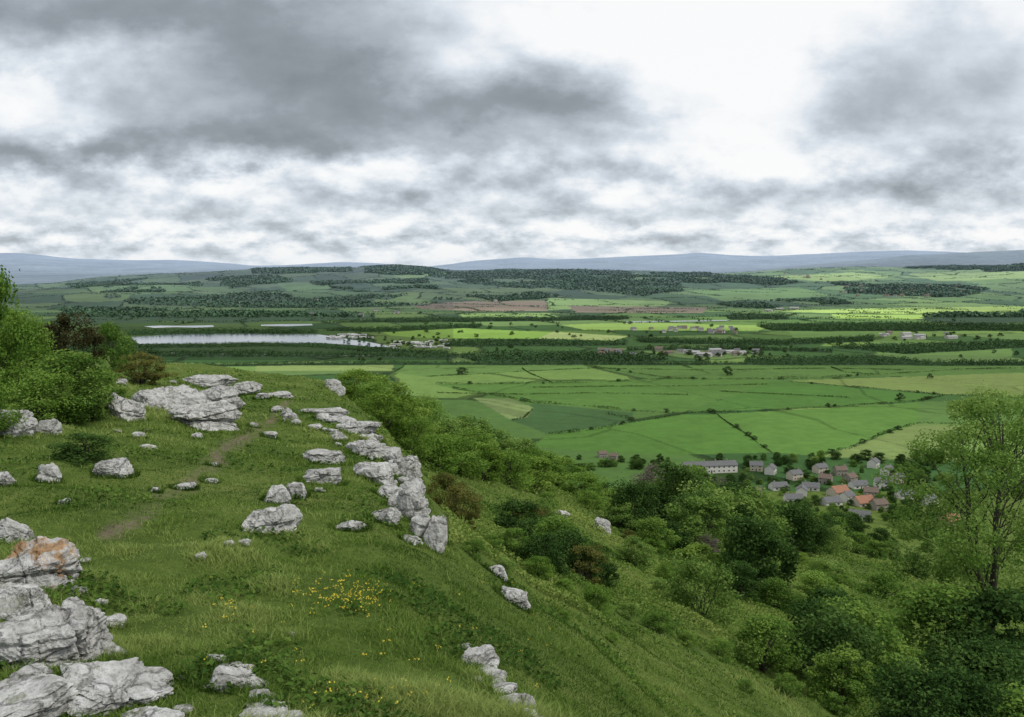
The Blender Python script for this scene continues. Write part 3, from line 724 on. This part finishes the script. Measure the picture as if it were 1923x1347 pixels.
# low broad weeds in the turf
x,y,z=fieldpts(r,90000,-.68,.5,2.8,40,.55);px,py=proj(x,y,z)
k=inpoly(px,py,GP)&(fbm(x/.7,y/.7,23.,3)>.16)&(pathmask(x,y,z)<.2);x,y,z=x[k],y[k],z[k];n=len(x)
V,Fc=leafquads(r,np.stack([x,y,z+r.uniform(.005,.05,n)*(1+y/25)],1),.022*(1+y/9)*r.uniform(.6,1.4,n),np.array([0,0,1.2])*np.ones((n,1)))
rd=np.clip(.25+.5*fbm(x/.9,y/.9,29.,2)+r.normal(size=n)*.15,0,.8)
tag(link('low_weeds',mesh_np('low_weeds',V,Fc,M['under'],False,{'rnd':np.repeat(rd,4)})),'low broad leaved weeds growing in patches through the turf','weeds',kind='stuff')
x,y,z=fieldpts(r,450000,-.2,.72,6,170,.3)
px,py=proj(x,y,z);k=~inpoly(px+170*fbm(x*.45,y*.45,0.,3),py-70*fbm(x*.45,y*.45,7.,3),GP)&(px>690)&(py<1347+80)
k&=(px>845)|(y>13)
k&=~(inpoly(px+20*fbm(x*.6,y*.6,3.,2),py+10*fbm(x*.6,y*.6,9.,2),OPEN)&(r.uniform(size=len(x))<.8))
x,y,z=x[k],y[k],z[k];n=len(x);cl=fbm(x/(1+y*.03),y/(1+y*.03),7.,3)
hh=np.clip(cl+.35,.03,1.3)*(.22+y*.0075)*np.sqrt(r.uniform(size=n))
V,Fc=leafquads(r,np.stack([x,y,z+hh],1),(.02+.0024*y)*r.uniform(.6,1.4,n),np.array([0,0,.9])*np.ones((n,1)))
rd=np.clip(.48+.95*fbm(x/(2+.06*y),y/(2+.06*y),11.,3)+r.normal(size=n)*.18,0,1)
tag(link('undergrowth',mesh_np('undergrowth',V,Fc,M['under'],False,{'rnd':np.repeat(rd,4)})),'tangled brambles and bracken covering the slope among the bushes','undergrowth',kind='stuff')
P=[]
for q in range(110): P.append(ground(658+r.normal()*42,1125+r.normal()*17))
for q in range(14): P.append(ground(440+r.normal()*30,1150+r.normal()*12))
for q in range(50): P.append(ground(r.uniform(380,1050),r.uniform(1080,1345)))
for q in range(24): P.append(ground(700+r.normal()*60,1300+r.normal()*25))
P=np.array(P);P[:,2]+=r.uniform(.03,.065,len(P));Pp=np.repeat(P,4,0)+r.normal(size=(len(P)*4,3))*np.array([.01,.01,.004])
V,Fc=leafquads(r,Pp,np.full(len(Pp),.011),np.array([0,-.3,1.])*np.ones((len(Pp),1)),.5)
tag(link('yellow_flowers',mesh_np('yellow_flowers',V,Fc,M['flower'])),'yellow vetch flowers sprinkled in the foreground grass','flowers',kind='stuff')
# ---------- hedges in the valley
HED=[([(740,700),(765,684)],1.6,'short hedge below the olive field at left of the valley'),
([(800,708),(950,700),(1110,692)],1.5,'thin hedge line crossing the upper left pastures'),
([(820,722),(1100,720),(1250,712)],2.,'long hedge under the lone bush in the left pastures'),
([(1090,684),(1170,698),(1265,712)],1.6,'diagonal hedge running down from the tree belt'),
([(1250,712),(1450,713)],2.2,'level hedge in the middle of the upper pastures'),
([(1455,713),(1560,710),(1650,704)],3.,'thick dark bushy hedge right of the middle pastures'),
([(1480,718),(1620,728),(1765,742)],1.8,'dark ditch hedge slanting down along the straw coloured field'),
([(850,730),(960,748),(1000,757),(1090,762),(1190,772),(1285,776)],2.,'curving hedge along the top of the dark field'),
([(1285,776),(1420,773),(1540,766),(1735,752)],1.5,'long thin hedge across the centre of the big pasture'),
([(1735,752),(1770,742),(1940,747)],2.,'hedge on the right edge above the right pasture'),
([(1345,778),(1400,815),(1450,850)],1.0,'straight ditch line dividing the two big near pastures'),
([(1030,818),(1120,806),(1190,794),(1180,786),(1140,778)],2.4,'hooked dark hedge around the dark green field'),
([(1540,858),(1620,833),(1690,806),(1725,796)],2.4,'slanting hedge beside the pale triangular field above the village'),
([(960,790),(985,785),(1000,768)],1.5,'short hedge around the striped mown meadow'),
([(1725,796),(1940,801)],1.8,'hedge running to the right edge above the pale triangular field'),
([(1270,684),(1335,702)],1.6,'short hedge below the tree belt near the centre'),
([(1660,703),(1800,695),(1940,690)],1.7,'hedge in the upper right pastures'),
([(1190,640),(1330,646),(1450,640)],3,'hedge in front of the white houses'),
([(1480,640),(1620,638),(1660,664)],3,'hedge right of the white houses in the far valley'),
([(1100,621),(1300,624),(1420,622)],3,'far hedge below the bright sunlit fields'),
([(1560,599),(1720,601),(1940,593)],3.5,'far hedge below the brightest sunlit slope'),
([(1570,589),(1700,591),(1930,584)],3,'far hedge dividing the brightest sunlit slope'),
([(820,738),(980,742),(1130,738),(1290,742)],1.1,'faint ditch line through the left middle pasture'),
([(1350,735),(1480,742),(1600,748)],1.1,'faint ditch line through the right middle pasture'),
([(980,692),(1000,704),(1040,720)],1.2,'faint cross hedge in the upper left pastures'),
([(1560,690),(1590,700),(1640,704)],1.4,'short cross hedge in the upper right pastures'),
([(1190,794),(1280,778)],1.6,'hedge linking the dark field to the centre hedge'),
([(1800,756),(1850,775),(1880,800)],1.4,'cross hedge in the right edge pasture'),
([(1110,692),(1300,696),(1560,692),(1700,696)],1.3,'thin level hedge just below the tree belt at centre right'),
([(1000,728),(1250,726),(1440,722)],1.1,'thin level ditch line below the long left hedge')]
for P,h,lab in HED:
    pts=np.array([plainpt(*p) for p in P]);sg=np.linalg.norm(np.diff(pts,axis=0),axis=1);tot=sg.sum()
    n=int(tot*8);s=r.uniform(0,tot,n);cs=np.concatenate([[0],np.cumsum(sg)])
    X=np.interp(s,cs,pts[:,0])+2.5*fbm(s/40,s*0+h,0.,2);Y=np.interp(s,cs,pts[:,1])+5*fbm(s/50,s*0+h,4.,2)
    dens=fbm(s/18,s*0,h*3,3)*1.4+.6;k=r.uniform(size=n)<np.clip(dens,.18,1);X,Y,s,dn=X[k],Y[k],s[k],dens[k];n=len(X)
    hv=h*(.5+.6*np.clip(dn,0,1.2));pos=np.stack([X+r.normal(size=n)*h*.25,Y+r.normal(size=n)*h*.25,r.uniform(.1,1,n)*hv],1)
    V,Fc=leafquads(r,pos,np.full(n,.8)*r.uniform(.6,1.4,n),np.array([0,0,.4])*np.ones((n,1)),.45)
    tag(link('hedge',mesh_np('hedge',V,Fc,M['hedge'],False,{'rnd':np.repeat(r.uniform(size=n),4)})),lab,'hedge')
# ---------- woods (stuff)
def wood(name,P,dens,h,q,sz,lab,ymin,ymax,colr=(46,66,44),patch=.0):
    pp=np.array(P);us=(pp[:,0]-961.5)/F
    N=int(dens);yy=np.sqrt(r.uniform(ymin**2,ymax**2,N));uu=r.uniform(us.min()-.02,us.max()+.02,N);xx=uu*yy;zz=H(xx,yy)
    a,b2=proj(xx,yy,zz);a,b2=wobble(xx,yy,a,b2);k=inpoly(a,b2,P)
    if patch: k&=fbm(xx/260,yy/260,12.,3)>patch-.5
    xx,yy,zz=xx[k],yy[k],zz[k];n=len(xx)
    if n==0: return
    hh=h*r.uniform(.6,1.25,n)*(1+.35*fbm(xx/45,yy/45,2.,2))
    X=np.repeat(xx,q);Y=np.repeat(yy,q);Z=np.repeat(zz,q);Hh=np.repeat(hh,q);nq=len(X)
    d=r.normal(size=(nq,3));d/=np.linalg.norm(d,axis=1)[:,None]
    pos=np.stack([X+d[:,0]*Hh*.5,Y+d[:,1]*Hh*.5,Z+Hh*(.5+.5*d[:,2])],1)
    V,Fc=leafquads(r,pos,sz*r.uniform(.7,1.3,nq),d*.9+np.array([0,0,.3]),.45)
    base=np.array(lin(colr));tone=(np.repeat(r.uniform(.8,1.25,n)*(1+.5*fbm(xx/120,yy/120,5.,2)),q)*r.uniform(.9,1.1,nq))[:,None]
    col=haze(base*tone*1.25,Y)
    tag(link(name,mesh_np(name,V,Fc,M['farwood'],False,None,{'col':np.repeat(col,4,0)})),lab,'woodland',kind='stuff')
def dpt(py): return EYE/uv(961,py)[1]
for P,h,lab in BELT:
    ys=[dpt(p[1]) for p in P];us=[(p[0]-961.5)/F for p in P]
    area=(max(us)-min(us))*(max(ys)**2-min(ys)**2)/2
    wood('woodland',P,min(area/(h*h*.36),90000),h,8,h*.32,lab,min(ys)*.97,max(ys)*1.03,(54,76,46))
for P,pt,lab in HW: wood('woodland',P,34000,9,6,7.5,lab,2300,6900,(61,84,57),pt)
# far hedgerow network
N=1300000;yy=np.sqrt(r.uniform(2000**2,6400**2,N));uu=r.uniform(-.6,.6,N);xx=uu*yy
_,e=voro(xx,yy,np.where(yy>2600,210.,150.));k=(e<7)&(fbm(xx/150,yy/150,2.,2)>-.15);xx,yy=xx[k],yy[k];zz=H(xx,yy);n=len(xx)
pos=np.stack([xx,yy,zz+r.uniform(.3,3.5,n)],1);V,Fc=leafquads(r,pos,3.4*r.uniform(.6,1.3,n),np.array([0,0,.3])*np.ones((n,1)),.45)
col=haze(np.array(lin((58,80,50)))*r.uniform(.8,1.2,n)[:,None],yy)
tag(link('hedgerows',mesh_np('hedgerows',V,Fc,M['farwood'],False,None,{'col':np.repeat(col,4,0)})),'distant hedgerows dividing the fields on the far hills','hedgerows',kind='stuff')
# ---------- valley trees
VT=[]
for s in range(4):
    rr=np.random.default_rng(300+s);V,Fc,rd,cc=crown(rr,1,1,16,600,.12,.12,.18)
    tv,tf=tube([(0,0,0),(0,0,.5)],[.04,.02],5)
    VT.append((mesh_np('tree_crown',V,Fc,M['valley'],False,{'rnd':rd}),mesh_np('tree_trunk',tv,tf,M['bark'])))
def vtree(px,py,h,lab,grp=None,w=1.2,nm='valley_tree'):
    cm_,tm_=pr.choice(VT);o=thing(nm,lab,'tree',plainpt(px,py),pr.uniform(0,6),(h*w,h*w,h),grp)
    link('crown',cm_,o);link('trunk',tm_,o);return o
vtree(868,703,8,'lone dark tree in the upper left pasture',None,1.8);vtree(1366,705,10,'lone tall tree in the upper centre pasture')
vtree(1690,752,7,'lone round tree in the hedge at right of the big pasture');vtree(1340,777,4,'lone small thorn tree at the top of the ditch line')
vtree(1746,711,6,'lone bush sized tree in the upper right pasture')
vtree(1555,765,4,'small thorn in the long thin hedge')
for q in range(130):
    px=pr.uniform(640,1930);py=pr.choice([pr.uniform(603,640),pr.uniform(640,680)])
    vtree(px,py,pr.uniform(4.5,7.5),'hedgerow tree among many between the fields in the far half of the valley','scattered hedgerow trees in the far valley',pr.uniform(1.1,1.8))
for q in range(30):
    vtree(pr.uniform(1110,1450),pr.uniform(664,674),pr.uniform(4,6.5),'tree standing among the pale buildings along the railway','trees among the pale railway buildings',1.5)
for P,h,lab in HED[2:13]:
    for q in range(4):
        a=pr.randrange(len(P)-1);tq=pr.random();vtree(P[a][0]*(1-tq)+P[a+1][0]*tq,P[a][1]*(1-tq)+P[a+1][1]*tq,pr.uniform(1.8,3.4),'low thorn bush in the hedges of the near pastures','thorn bushes in the near pasture hedges',1.8)
# ---------- houses
def boxv(x0,x1,y0,y1,z0,z1):
    return [(x0,y0,z0),(x1,y0,z0),(x1,y1,z0),(x0,y1,z0),(x0,y0,z1),(x1,y0,z1),(x1,y1,z1),(x0,y1,z1)],[(0,3,2,1),(4,5,6,7),(0,1,5,4),(1,2,6,5),(2,3,7,6),(3,0,4,7)]
def house(name,L,W,e,rg,wm,rm,wins,chim,label,cat='house',detail=True):
    o=thing(name,label,cat,(0,0,0));l,w=L/2,W/2
    V=[(-l,-w,-2),(l,-w,-2),(l,w,-2),(-l,w,-2),(-l,-w,e),(l,-w,e),(l,w,e),(-l,w,e),(-l,0,rg),(l,0,rg)]
    link('wall',mesh_py('wall',V,[(0,1,5,4),(2,3,7,6),(1,2,6,9,5),(3,0,4,8,7),(0,3,2,1)],M[wm]),o)
    sl=(rg-e)/w;ov=.45;ze=e+.04-ov*sl;x=l+.3
    pr_=[(-w-ov,ze),(-w-ov,ze+.25),(0,rg+.3),(w+ov,ze+.25),(w+ov,ze),(0,rg+.05)]
    V=[(-x,a,b) for a,b in pr_]+[(x,a,b) for a,b in pr_]
    Fs=[(i,(i+1)%6,6+(i+1)%6,6+i) for i in range(6)]+[(0,5,2,1),(5,4,3,2),(7,8,11,6),(8,9,10,11)]
    rf=link('roof',mesh_py('roof',V,Fs,M[rm]),o)
    for cx in chim:
        a,b=boxv(cx-.45,cx+.45,-.35,.35,rg-.5,rg+1.3);link('chimney',mesh_py('chimney',a,b,M['stonewall']),rf)
    for (cx,cz,ww,wh) in wins:
        a,b=boxv(cx-ww/2-.12,cx+ww/2+.12,-w-.06,-w+.02,cz-wh/2-.12,cz+wh/2+.12);fr=link('window',mesh_py('window',a,b,M['frame']),o)
        a,b=boxv(cx-ww/2,cx+ww/2,-w-.09,-w-.05,cz-wh/2,cz+wh/2);link('pane',mesh_py('pane',a,b,M['glass']),fr)
    if detail:
        a,b=boxv(-.5,.5,-w-.07,-w+.02,0,2.1);link('door',mesh_py('door',a,b,M['door']),o)
    return o
W2=[(-3,4.1,1.2,1.1),(3,4.1,1.2,1.1),(-3,1.5,1.4,1.2),(3,1.5,1.4,1.2)]
W1=[(-3.5,1.5,1.8,1.2),(3.2,1.5,1.8,1.2)]
ter=[(-15.5+i*3.44,zz,1.,.95) for i in range(10) for zz in(1.5,4.0)]
HT={'terrace':house('terraced_house',36,8,5.0,7.2,'whitewall','slate',[t for t in ter if abs(t[0])>.9 or t[1]>2],(-12,-4,4,12),'long white terrace with grey roof at the top of the village','house'),
'grey':house('detached_house',10,8,5.2,8,'whitewall','slate',W2,(-3.5,),'x'),
'cream':house('detached_house',11,8,5,7.8,'creamwall','slate',W2,(3.8,),'x'),
'orange':house('bungalow',12,9,3,6.2,'creamwall','tile',W1,(3,),'x'),
'bung':house('bungalow',13,9,2.9,5.8,'whitewall','slate',W1,(-4,),'x'),
'brown':house('detached_house',10,8,4.8,7.6,'stonewall','brown',W2,(3.5,),'x'),
'far':house('distant_house',11,8,4.5,7.2,'farwall','slate',[],(),'x',detail=False),
'farb':house('distant_house',11,8,4.5,7.2,'stonewall','brown',[],(),'x',detail=False),
'shed':house('farm_shed',20,11,4.,6,'farwall','farroof',[],(),'x','shed',False)}
used={}
def put(kind,px,py,rot,lab,grp=None,s=1.):
    x,y,z=ground(px,py)
    if kind not in used:
        o=HT[kind];used[kind]=1;o.location=(x,y,z);o.rotation_euler=(0,0,math.radians(rot));o.scale=(s,s,s);o['label']=lab
        if grp:o['group']=grp
        return o
    o=dup(HT[kind],(x,y,z),math.radians(rot),(s,s,s),lab)
    if grp:o['group']=grp
    elif 'group' in o: del o['group']
    return o
put('terrace',1332,887,10,'long white terrace with grey roof at the top of the village',None,.86)
VH=[('grey',1447,890,60,'white gabled house right of the long terrace'),('bung',1462,919,10,'white bungalow with wide slate roof below the gabled house'),
('brown',1384,930,30,'dull stone house with brown roof below the right end of the terrace'),('brown',1418,934,-20,'brown roofed house left of the wide slate bungalow'),
('cream',1540,888,25,'cream house with slate roof near the hedge above the village'),('bung',1522,920,-15,'low slate bungalow in the middle of the village'),
('orange',1574,930,25,'small orange roofed bungalow, left one of two'),('orange',1620,950,20,'large orange roofed bungalow, right and nearer of two'),
('bung',1612,916,10,'white bungalow with slate roof just above the orange roofs'),('grey',1666,892,40,'white house with slate roof at the right of the village, upper'),
('grey',1654,916,-10,'white house with slate roof right of the orange roofs'),('cream',1686,906,35,'cream house at the right end of the village'),
('bung',1614,975,-25,'dark slate bungalow nearest to the wood, below the orange roofs'),('brown',1650,958,15,'brown roofed house right below the larger orange roof'),
('brown',1131,859,15,'dark roofed house half hidden at the left end of the village'),('brown',1152,863,-25,'stone house half hidden second from the left end of the village'),
('cream',1420,884,-15,'cream house touching the right end of the long terrace'),
('brown',1578,892,5,'brown roofed house at the upper middle of the village'),
('grey',1640,878,50,'small white house highest at the right of the village'),('bung',1700,936,15,'bungalow behind the left branches of the ash tree'),
('orange',1778,985,10,'orange roof glimpsed through the ash tree'),('grey',1745,950,30,'white house behind the ash tree'),
('bung',1490,942,0,'slate bungalow at the near edge of the village centre'),('brown',1550,908,-30,'brown roofed house between the cream house and the small orange bungalow'),
('grey',1590,943,40,'white house between the two orange roofed bungalows'),('cream',1492,900,25,'cream house above the middle of the village'),
('brown',1635,934,-15,'brown roofed house wedged between the larger orange roof and the white houses'),('bung',1560,948,15,'slate bungalow left below the smaller orange roof'),
('grey',1505,932,70,'white gable end between the two low slate bungalows'),('brown',1596,906,35,'brown roofed house just above the white bungalow over the orange roofs')]
for a in VH: put(*a[:4],a[4],None,(.78 if a[0]=='orange' else .66) if a[1]>1200 else .5)
gv='garden trees between the village houses';lv='garden tree standing between the village houses'
for q in range(340):
    px=pr.uniform(1190,1770);py=pr.uniform(862,985)
    if px<1270 and py>885: continue
    if 1265<px<1400 and 866<py<895: continue
    nr=any(abs(px-a[1])<22 and 0<py-a[2]<24 for a in VH)
    if any(abs(px-a[1])<8 and 0<py-a[2]<14 for a in VH): continue
    x,y,z=ground(px,py);s=pr.uniform(1.6,3.2) if nr else pr.uniform(2.6,6.6)
    bush(pr.choice(['dark','dark','green','lush','dark']),x,y+3,s*pr.uniform(1.1,1.6),s,lv,gv,cat='tree',name='garden_tree',z=z-.2)
for q in range(20):
    px=pr.uniform(1060,1270);py=pr.uniform(858,882);x,y,z=ground(px,py);s=pr.uniform(3,5)
    bush(pr.choice(['dark','green']),x,y-8,s*1.3,s,'tree screening the half hidden houses at the left end of the village','trees at the left end of the village',cat='tree',name='garden_tree',z=z-.2)
for (a,b2,c,d,n,kinds,lab,grp,sc) in [
 (1185,1385,617,628,24,['far','far','farb'],'small white house in the cluster behind the middle tree belt','white houses behind the middle tree belt',.85),
 (1120,1440,659,671,30,['far','shed','farb','far'],'pale building in the row along the railway right of the middle wood','pale buildings along the railway',.85),
 (1655,1795,628,638,12,['shed','far','farb'],'pale shed or house in the farm cluster at the right of the valley','farm buildings at right of valley',.85),
 (1570,1850,533,558,44,['far','farb','farb'],'tiny house of the hillside village at the far right','houses of the far hillside village',1.2),
 (1470,1570,513,527,8,['far','farb'],'tiny pale house high on the far right hill','houses high on the far right hill',1.2),
 (1440,1510,581,586,3,['shed'],'long pale shed left of the brightest slope','sheds left of the brightest slope',1.2),
 (500,1000,560,604,9,['far'],'isolated tiny white farmhouse under the left far hills','farmhouses under the left hills',1.1)]:
    for q in range(n): put(pr.choice(kinds),pr.uniform(a,b2),pr.uniform(c,d),pr.uniform(-35,35),lab,grp,sc*pr.uniform(.8,1.15))
# caravans
pf=[(-1.5,.4),(1.5,.4),(1.55,2.4),(1.1,2.85),(0,3.0),(-1.1,2.85),(-1.55,2.4)];k7=len(pf)
V=[(-5,a,b) for a,b in pf]+[(5,a,b) for a,b in pf];Fs=[(i,(i+1)%k7,k7+(i+1)%k7,k7+i) for i in range(k7)]+[tuple(range(k7))[::-1],tuple(range(k7,2*k7))]
cm=mesh_py('caravan_body',V,Fs,M['van']);a,b=boxv(-4,4,-1.62,-1.5,1.3,2.1);wm_=mesh_py('caravan_window',a,b,M['glass'])
for (a,b2,c,d,n,lab,grp) in [(612,700,629,637,24,'static caravan on the spit at the right end of the lake','caravans on the lake spit'),(735,840,640,657,34,'static caravan packed on the shore at the tip of the lake','caravans packed at the tip of the lake')]:
    for q in range(n):
        p=plainpt(pr.uniform(a,b2),pr.uniform(c,d),.3);o=thing('static_caravan',lab,'caravan',p,pr.uniform(-.6,.6),(1,1,1),grp);link('body',cm,o);link('window',wm_,o)
for q in range(34):
    vtree(pr.uniform(640,850),pr.uniform(632,660),pr.uniform(3.5,6),'small tree among the lakeside caravans','small trees among the lakeside caravans',1.5)
# ---------- sky
w=bpy.data.worlds.new('World');SC.world=w;w.use_nodes=True;t=NT(w.node_tree);bg=w.node_tree.nodes['Background']
SEL,SAZ=math.radians(52),math.radians(118)
sky=t.n('ShaderNodeTexSky',sky_type='NISHITA');sky.sun_disc=False;sky.sun_elevation=SEL;sky.sun_rotation=SAZ
tc=t.n('ShaderNodeTexCoord').outputs['Generated'];sp=t.n('ShaderNodeSeparateXYZ');t.l(tc,sp.inputs[0])
X,Y,Z=sp.outputs
ym=t.math('MAXIMUM',Y,.05);u=t.math('DIVIDE',X,ym);wv=t.math('DIVIDE',Z,ym)
t1=t.smooth(wv,.10,.22);t3=t.smooth(wv,.10,.03)
def vec(k,dw,ox):
    cb=t.n('ShaderNodeCombineXYZ');t.l(t.math('ADD',u,ox),cb.inputs[0]);t.l(t.math('MULTIPLY_ADD',wv,k,dw*k+ox),cb.inputs[1]);return cb.outputs[0]
def field(d):
    a=t.noise(vec(1.7,d*2.0,3.1),3.4,8,.56,.0);b=t.noise(vec(1.8,d*1.2,1.7),8.,7,.57,.0);c=t.noise(vec(2.3,d*.6,5.9),15,6,.58,.0)
    return t.mixf(t3,t.mixf(t1,b,a),c)
n0=field(0.);n0b=field(.018)
fine=t.noise(vec(1.6,0,8.8),20,5,.62,.0)
c2=vec(1.7,0,0.);wa=t.noise(c2,5,7,.58);wb=t.noise(vec(1.7,0,7.3),6,7,.58)
uw=t.math('ADD',u,t.math('MULTIPLY',t.math('SUBTRACT',wa,.5),.28));ww_=t.math('ADD',wv,t.math('MULTIPLY',t.math('SUBTRACT',wb,.5),.15))
acc=t.math('MULTIPLY',t.math('SUBTRACT',n0,.5),t.mixf(t1,1.2,1.0))
acc=t.math('ADD',acc,t.math('MULTIPLY',t.math('SUBTRACT',n0b,n0),t.mixf(t1,2.0,1.3)))
acc=t.math('ADD',acc,t.math('MULTIPLY',t.math('SUBTRACT',fine,.5),.18))
acc=t.math('ADD',acc,.205)
BL=[(120,10,430,75,.52),(480,60,330,75,.30),(540,175,300,65,.32),(800,195,320,62,.38),(1050,205,150,55,.24),(330,272,420,34,.34),(60,290,220,34,.28),
(620,255,200,30,.14),(1740,130,170,120,.22),(1650,200,110,46,.14),(1870,315,120,38,.26),(420,392,130,16,.18),(750,405,120,16,.18),(1120,385,150,18,.18),(1640,375,130,18,.18),(1050,290,200,22,.14),(900,330,200,16,.10),(250,440,250,12,.10),(1250,440,300,10,.10),
(90,170,140,45,-.24),(1370,140,170,170,-.30),(1150,40,230,55,-.34),(1330,300,250,50,-.10),(450,335,140,18,-.18),(100,390,160,34,-.06)]
for px,py,rx,ry,am in BL:
    u0,v0=uv(px,py);w0=-v0;a=rx/F;b=ry/F
    du=t.math('MULTIPLY_ADD',uw,1/a,-u0/a);dw=t.math('MULTIPLY_ADD',ww_,1/b,-w0/b)
    s=t.math('MULTIPLY_ADD',dw,dw,t.math('MULTIPLY',du,du))
    acc=t.math('MULTIPLY_ADD',t.math('POWER',.3679,s),am,acc)
col=t.ramp(acc,[(0.0,(1.0,1.0,1.0)),(.12,(.91,.935,.96)),(.25,(.71,.77,.835)),(.44,(.49,.54,.595)),(.70,(.30,.333,.365)),(1.0,(.21,.23,.25))])
hz=t.ramp(wv,[(.0,(1,1,1)),(.04,(0,0,0))])
col=t.mix(t.math('MULTIPLY',hz,.45),col,(.70,.78,.86))
skm=t.n('ShaderNodeVectorMath',operation='SCALE');t.l(sky.outputs[0],skm.inputs[0]);skm.inputs['Scale'].default_value=.1
col=t.mix(.94,skm.outputs[0],col)
below=t.math('LESS_THAN',Z,-.03);col=t.mix(below,col,(.06,.075,.045))
t.l(col,bg.inputs[0]);bg.inputs[1].default_value=1.0
# sun
sd=bpy.data.lights.new('Sun','SUN');sd.energy=2.0;sd.angle=math.radians(11);sd.color=(1,.95,.87)
so=bpy.data.objects.new('Sun',sd);C.objects.link(so)
dv=Vector((math.cos(SEL)*math.sin(SAZ),math.cos(SEL)*math.cos(SAZ),math.sin(SEL)));so.rotation_euler=dv.to_track_quat('Z','Y').to_euler()
# camera
cd=bpy.data.cameras.new('Camera');cd.sensor_width=36;cd.lens=36*F/1923;cd.clip_end=80000;cd.clip_start=.1
co=bpy.data.objects.new('Camera',cd);C.objects.link(co);co.location=(0,0,EYE);co.rotation_euler=(math.pi/2-TH,0,0);SC.camera=co
SC.view_settings.view_transform='Standard';SC.view_settings.look='None';SC.view_settings.exposure=0
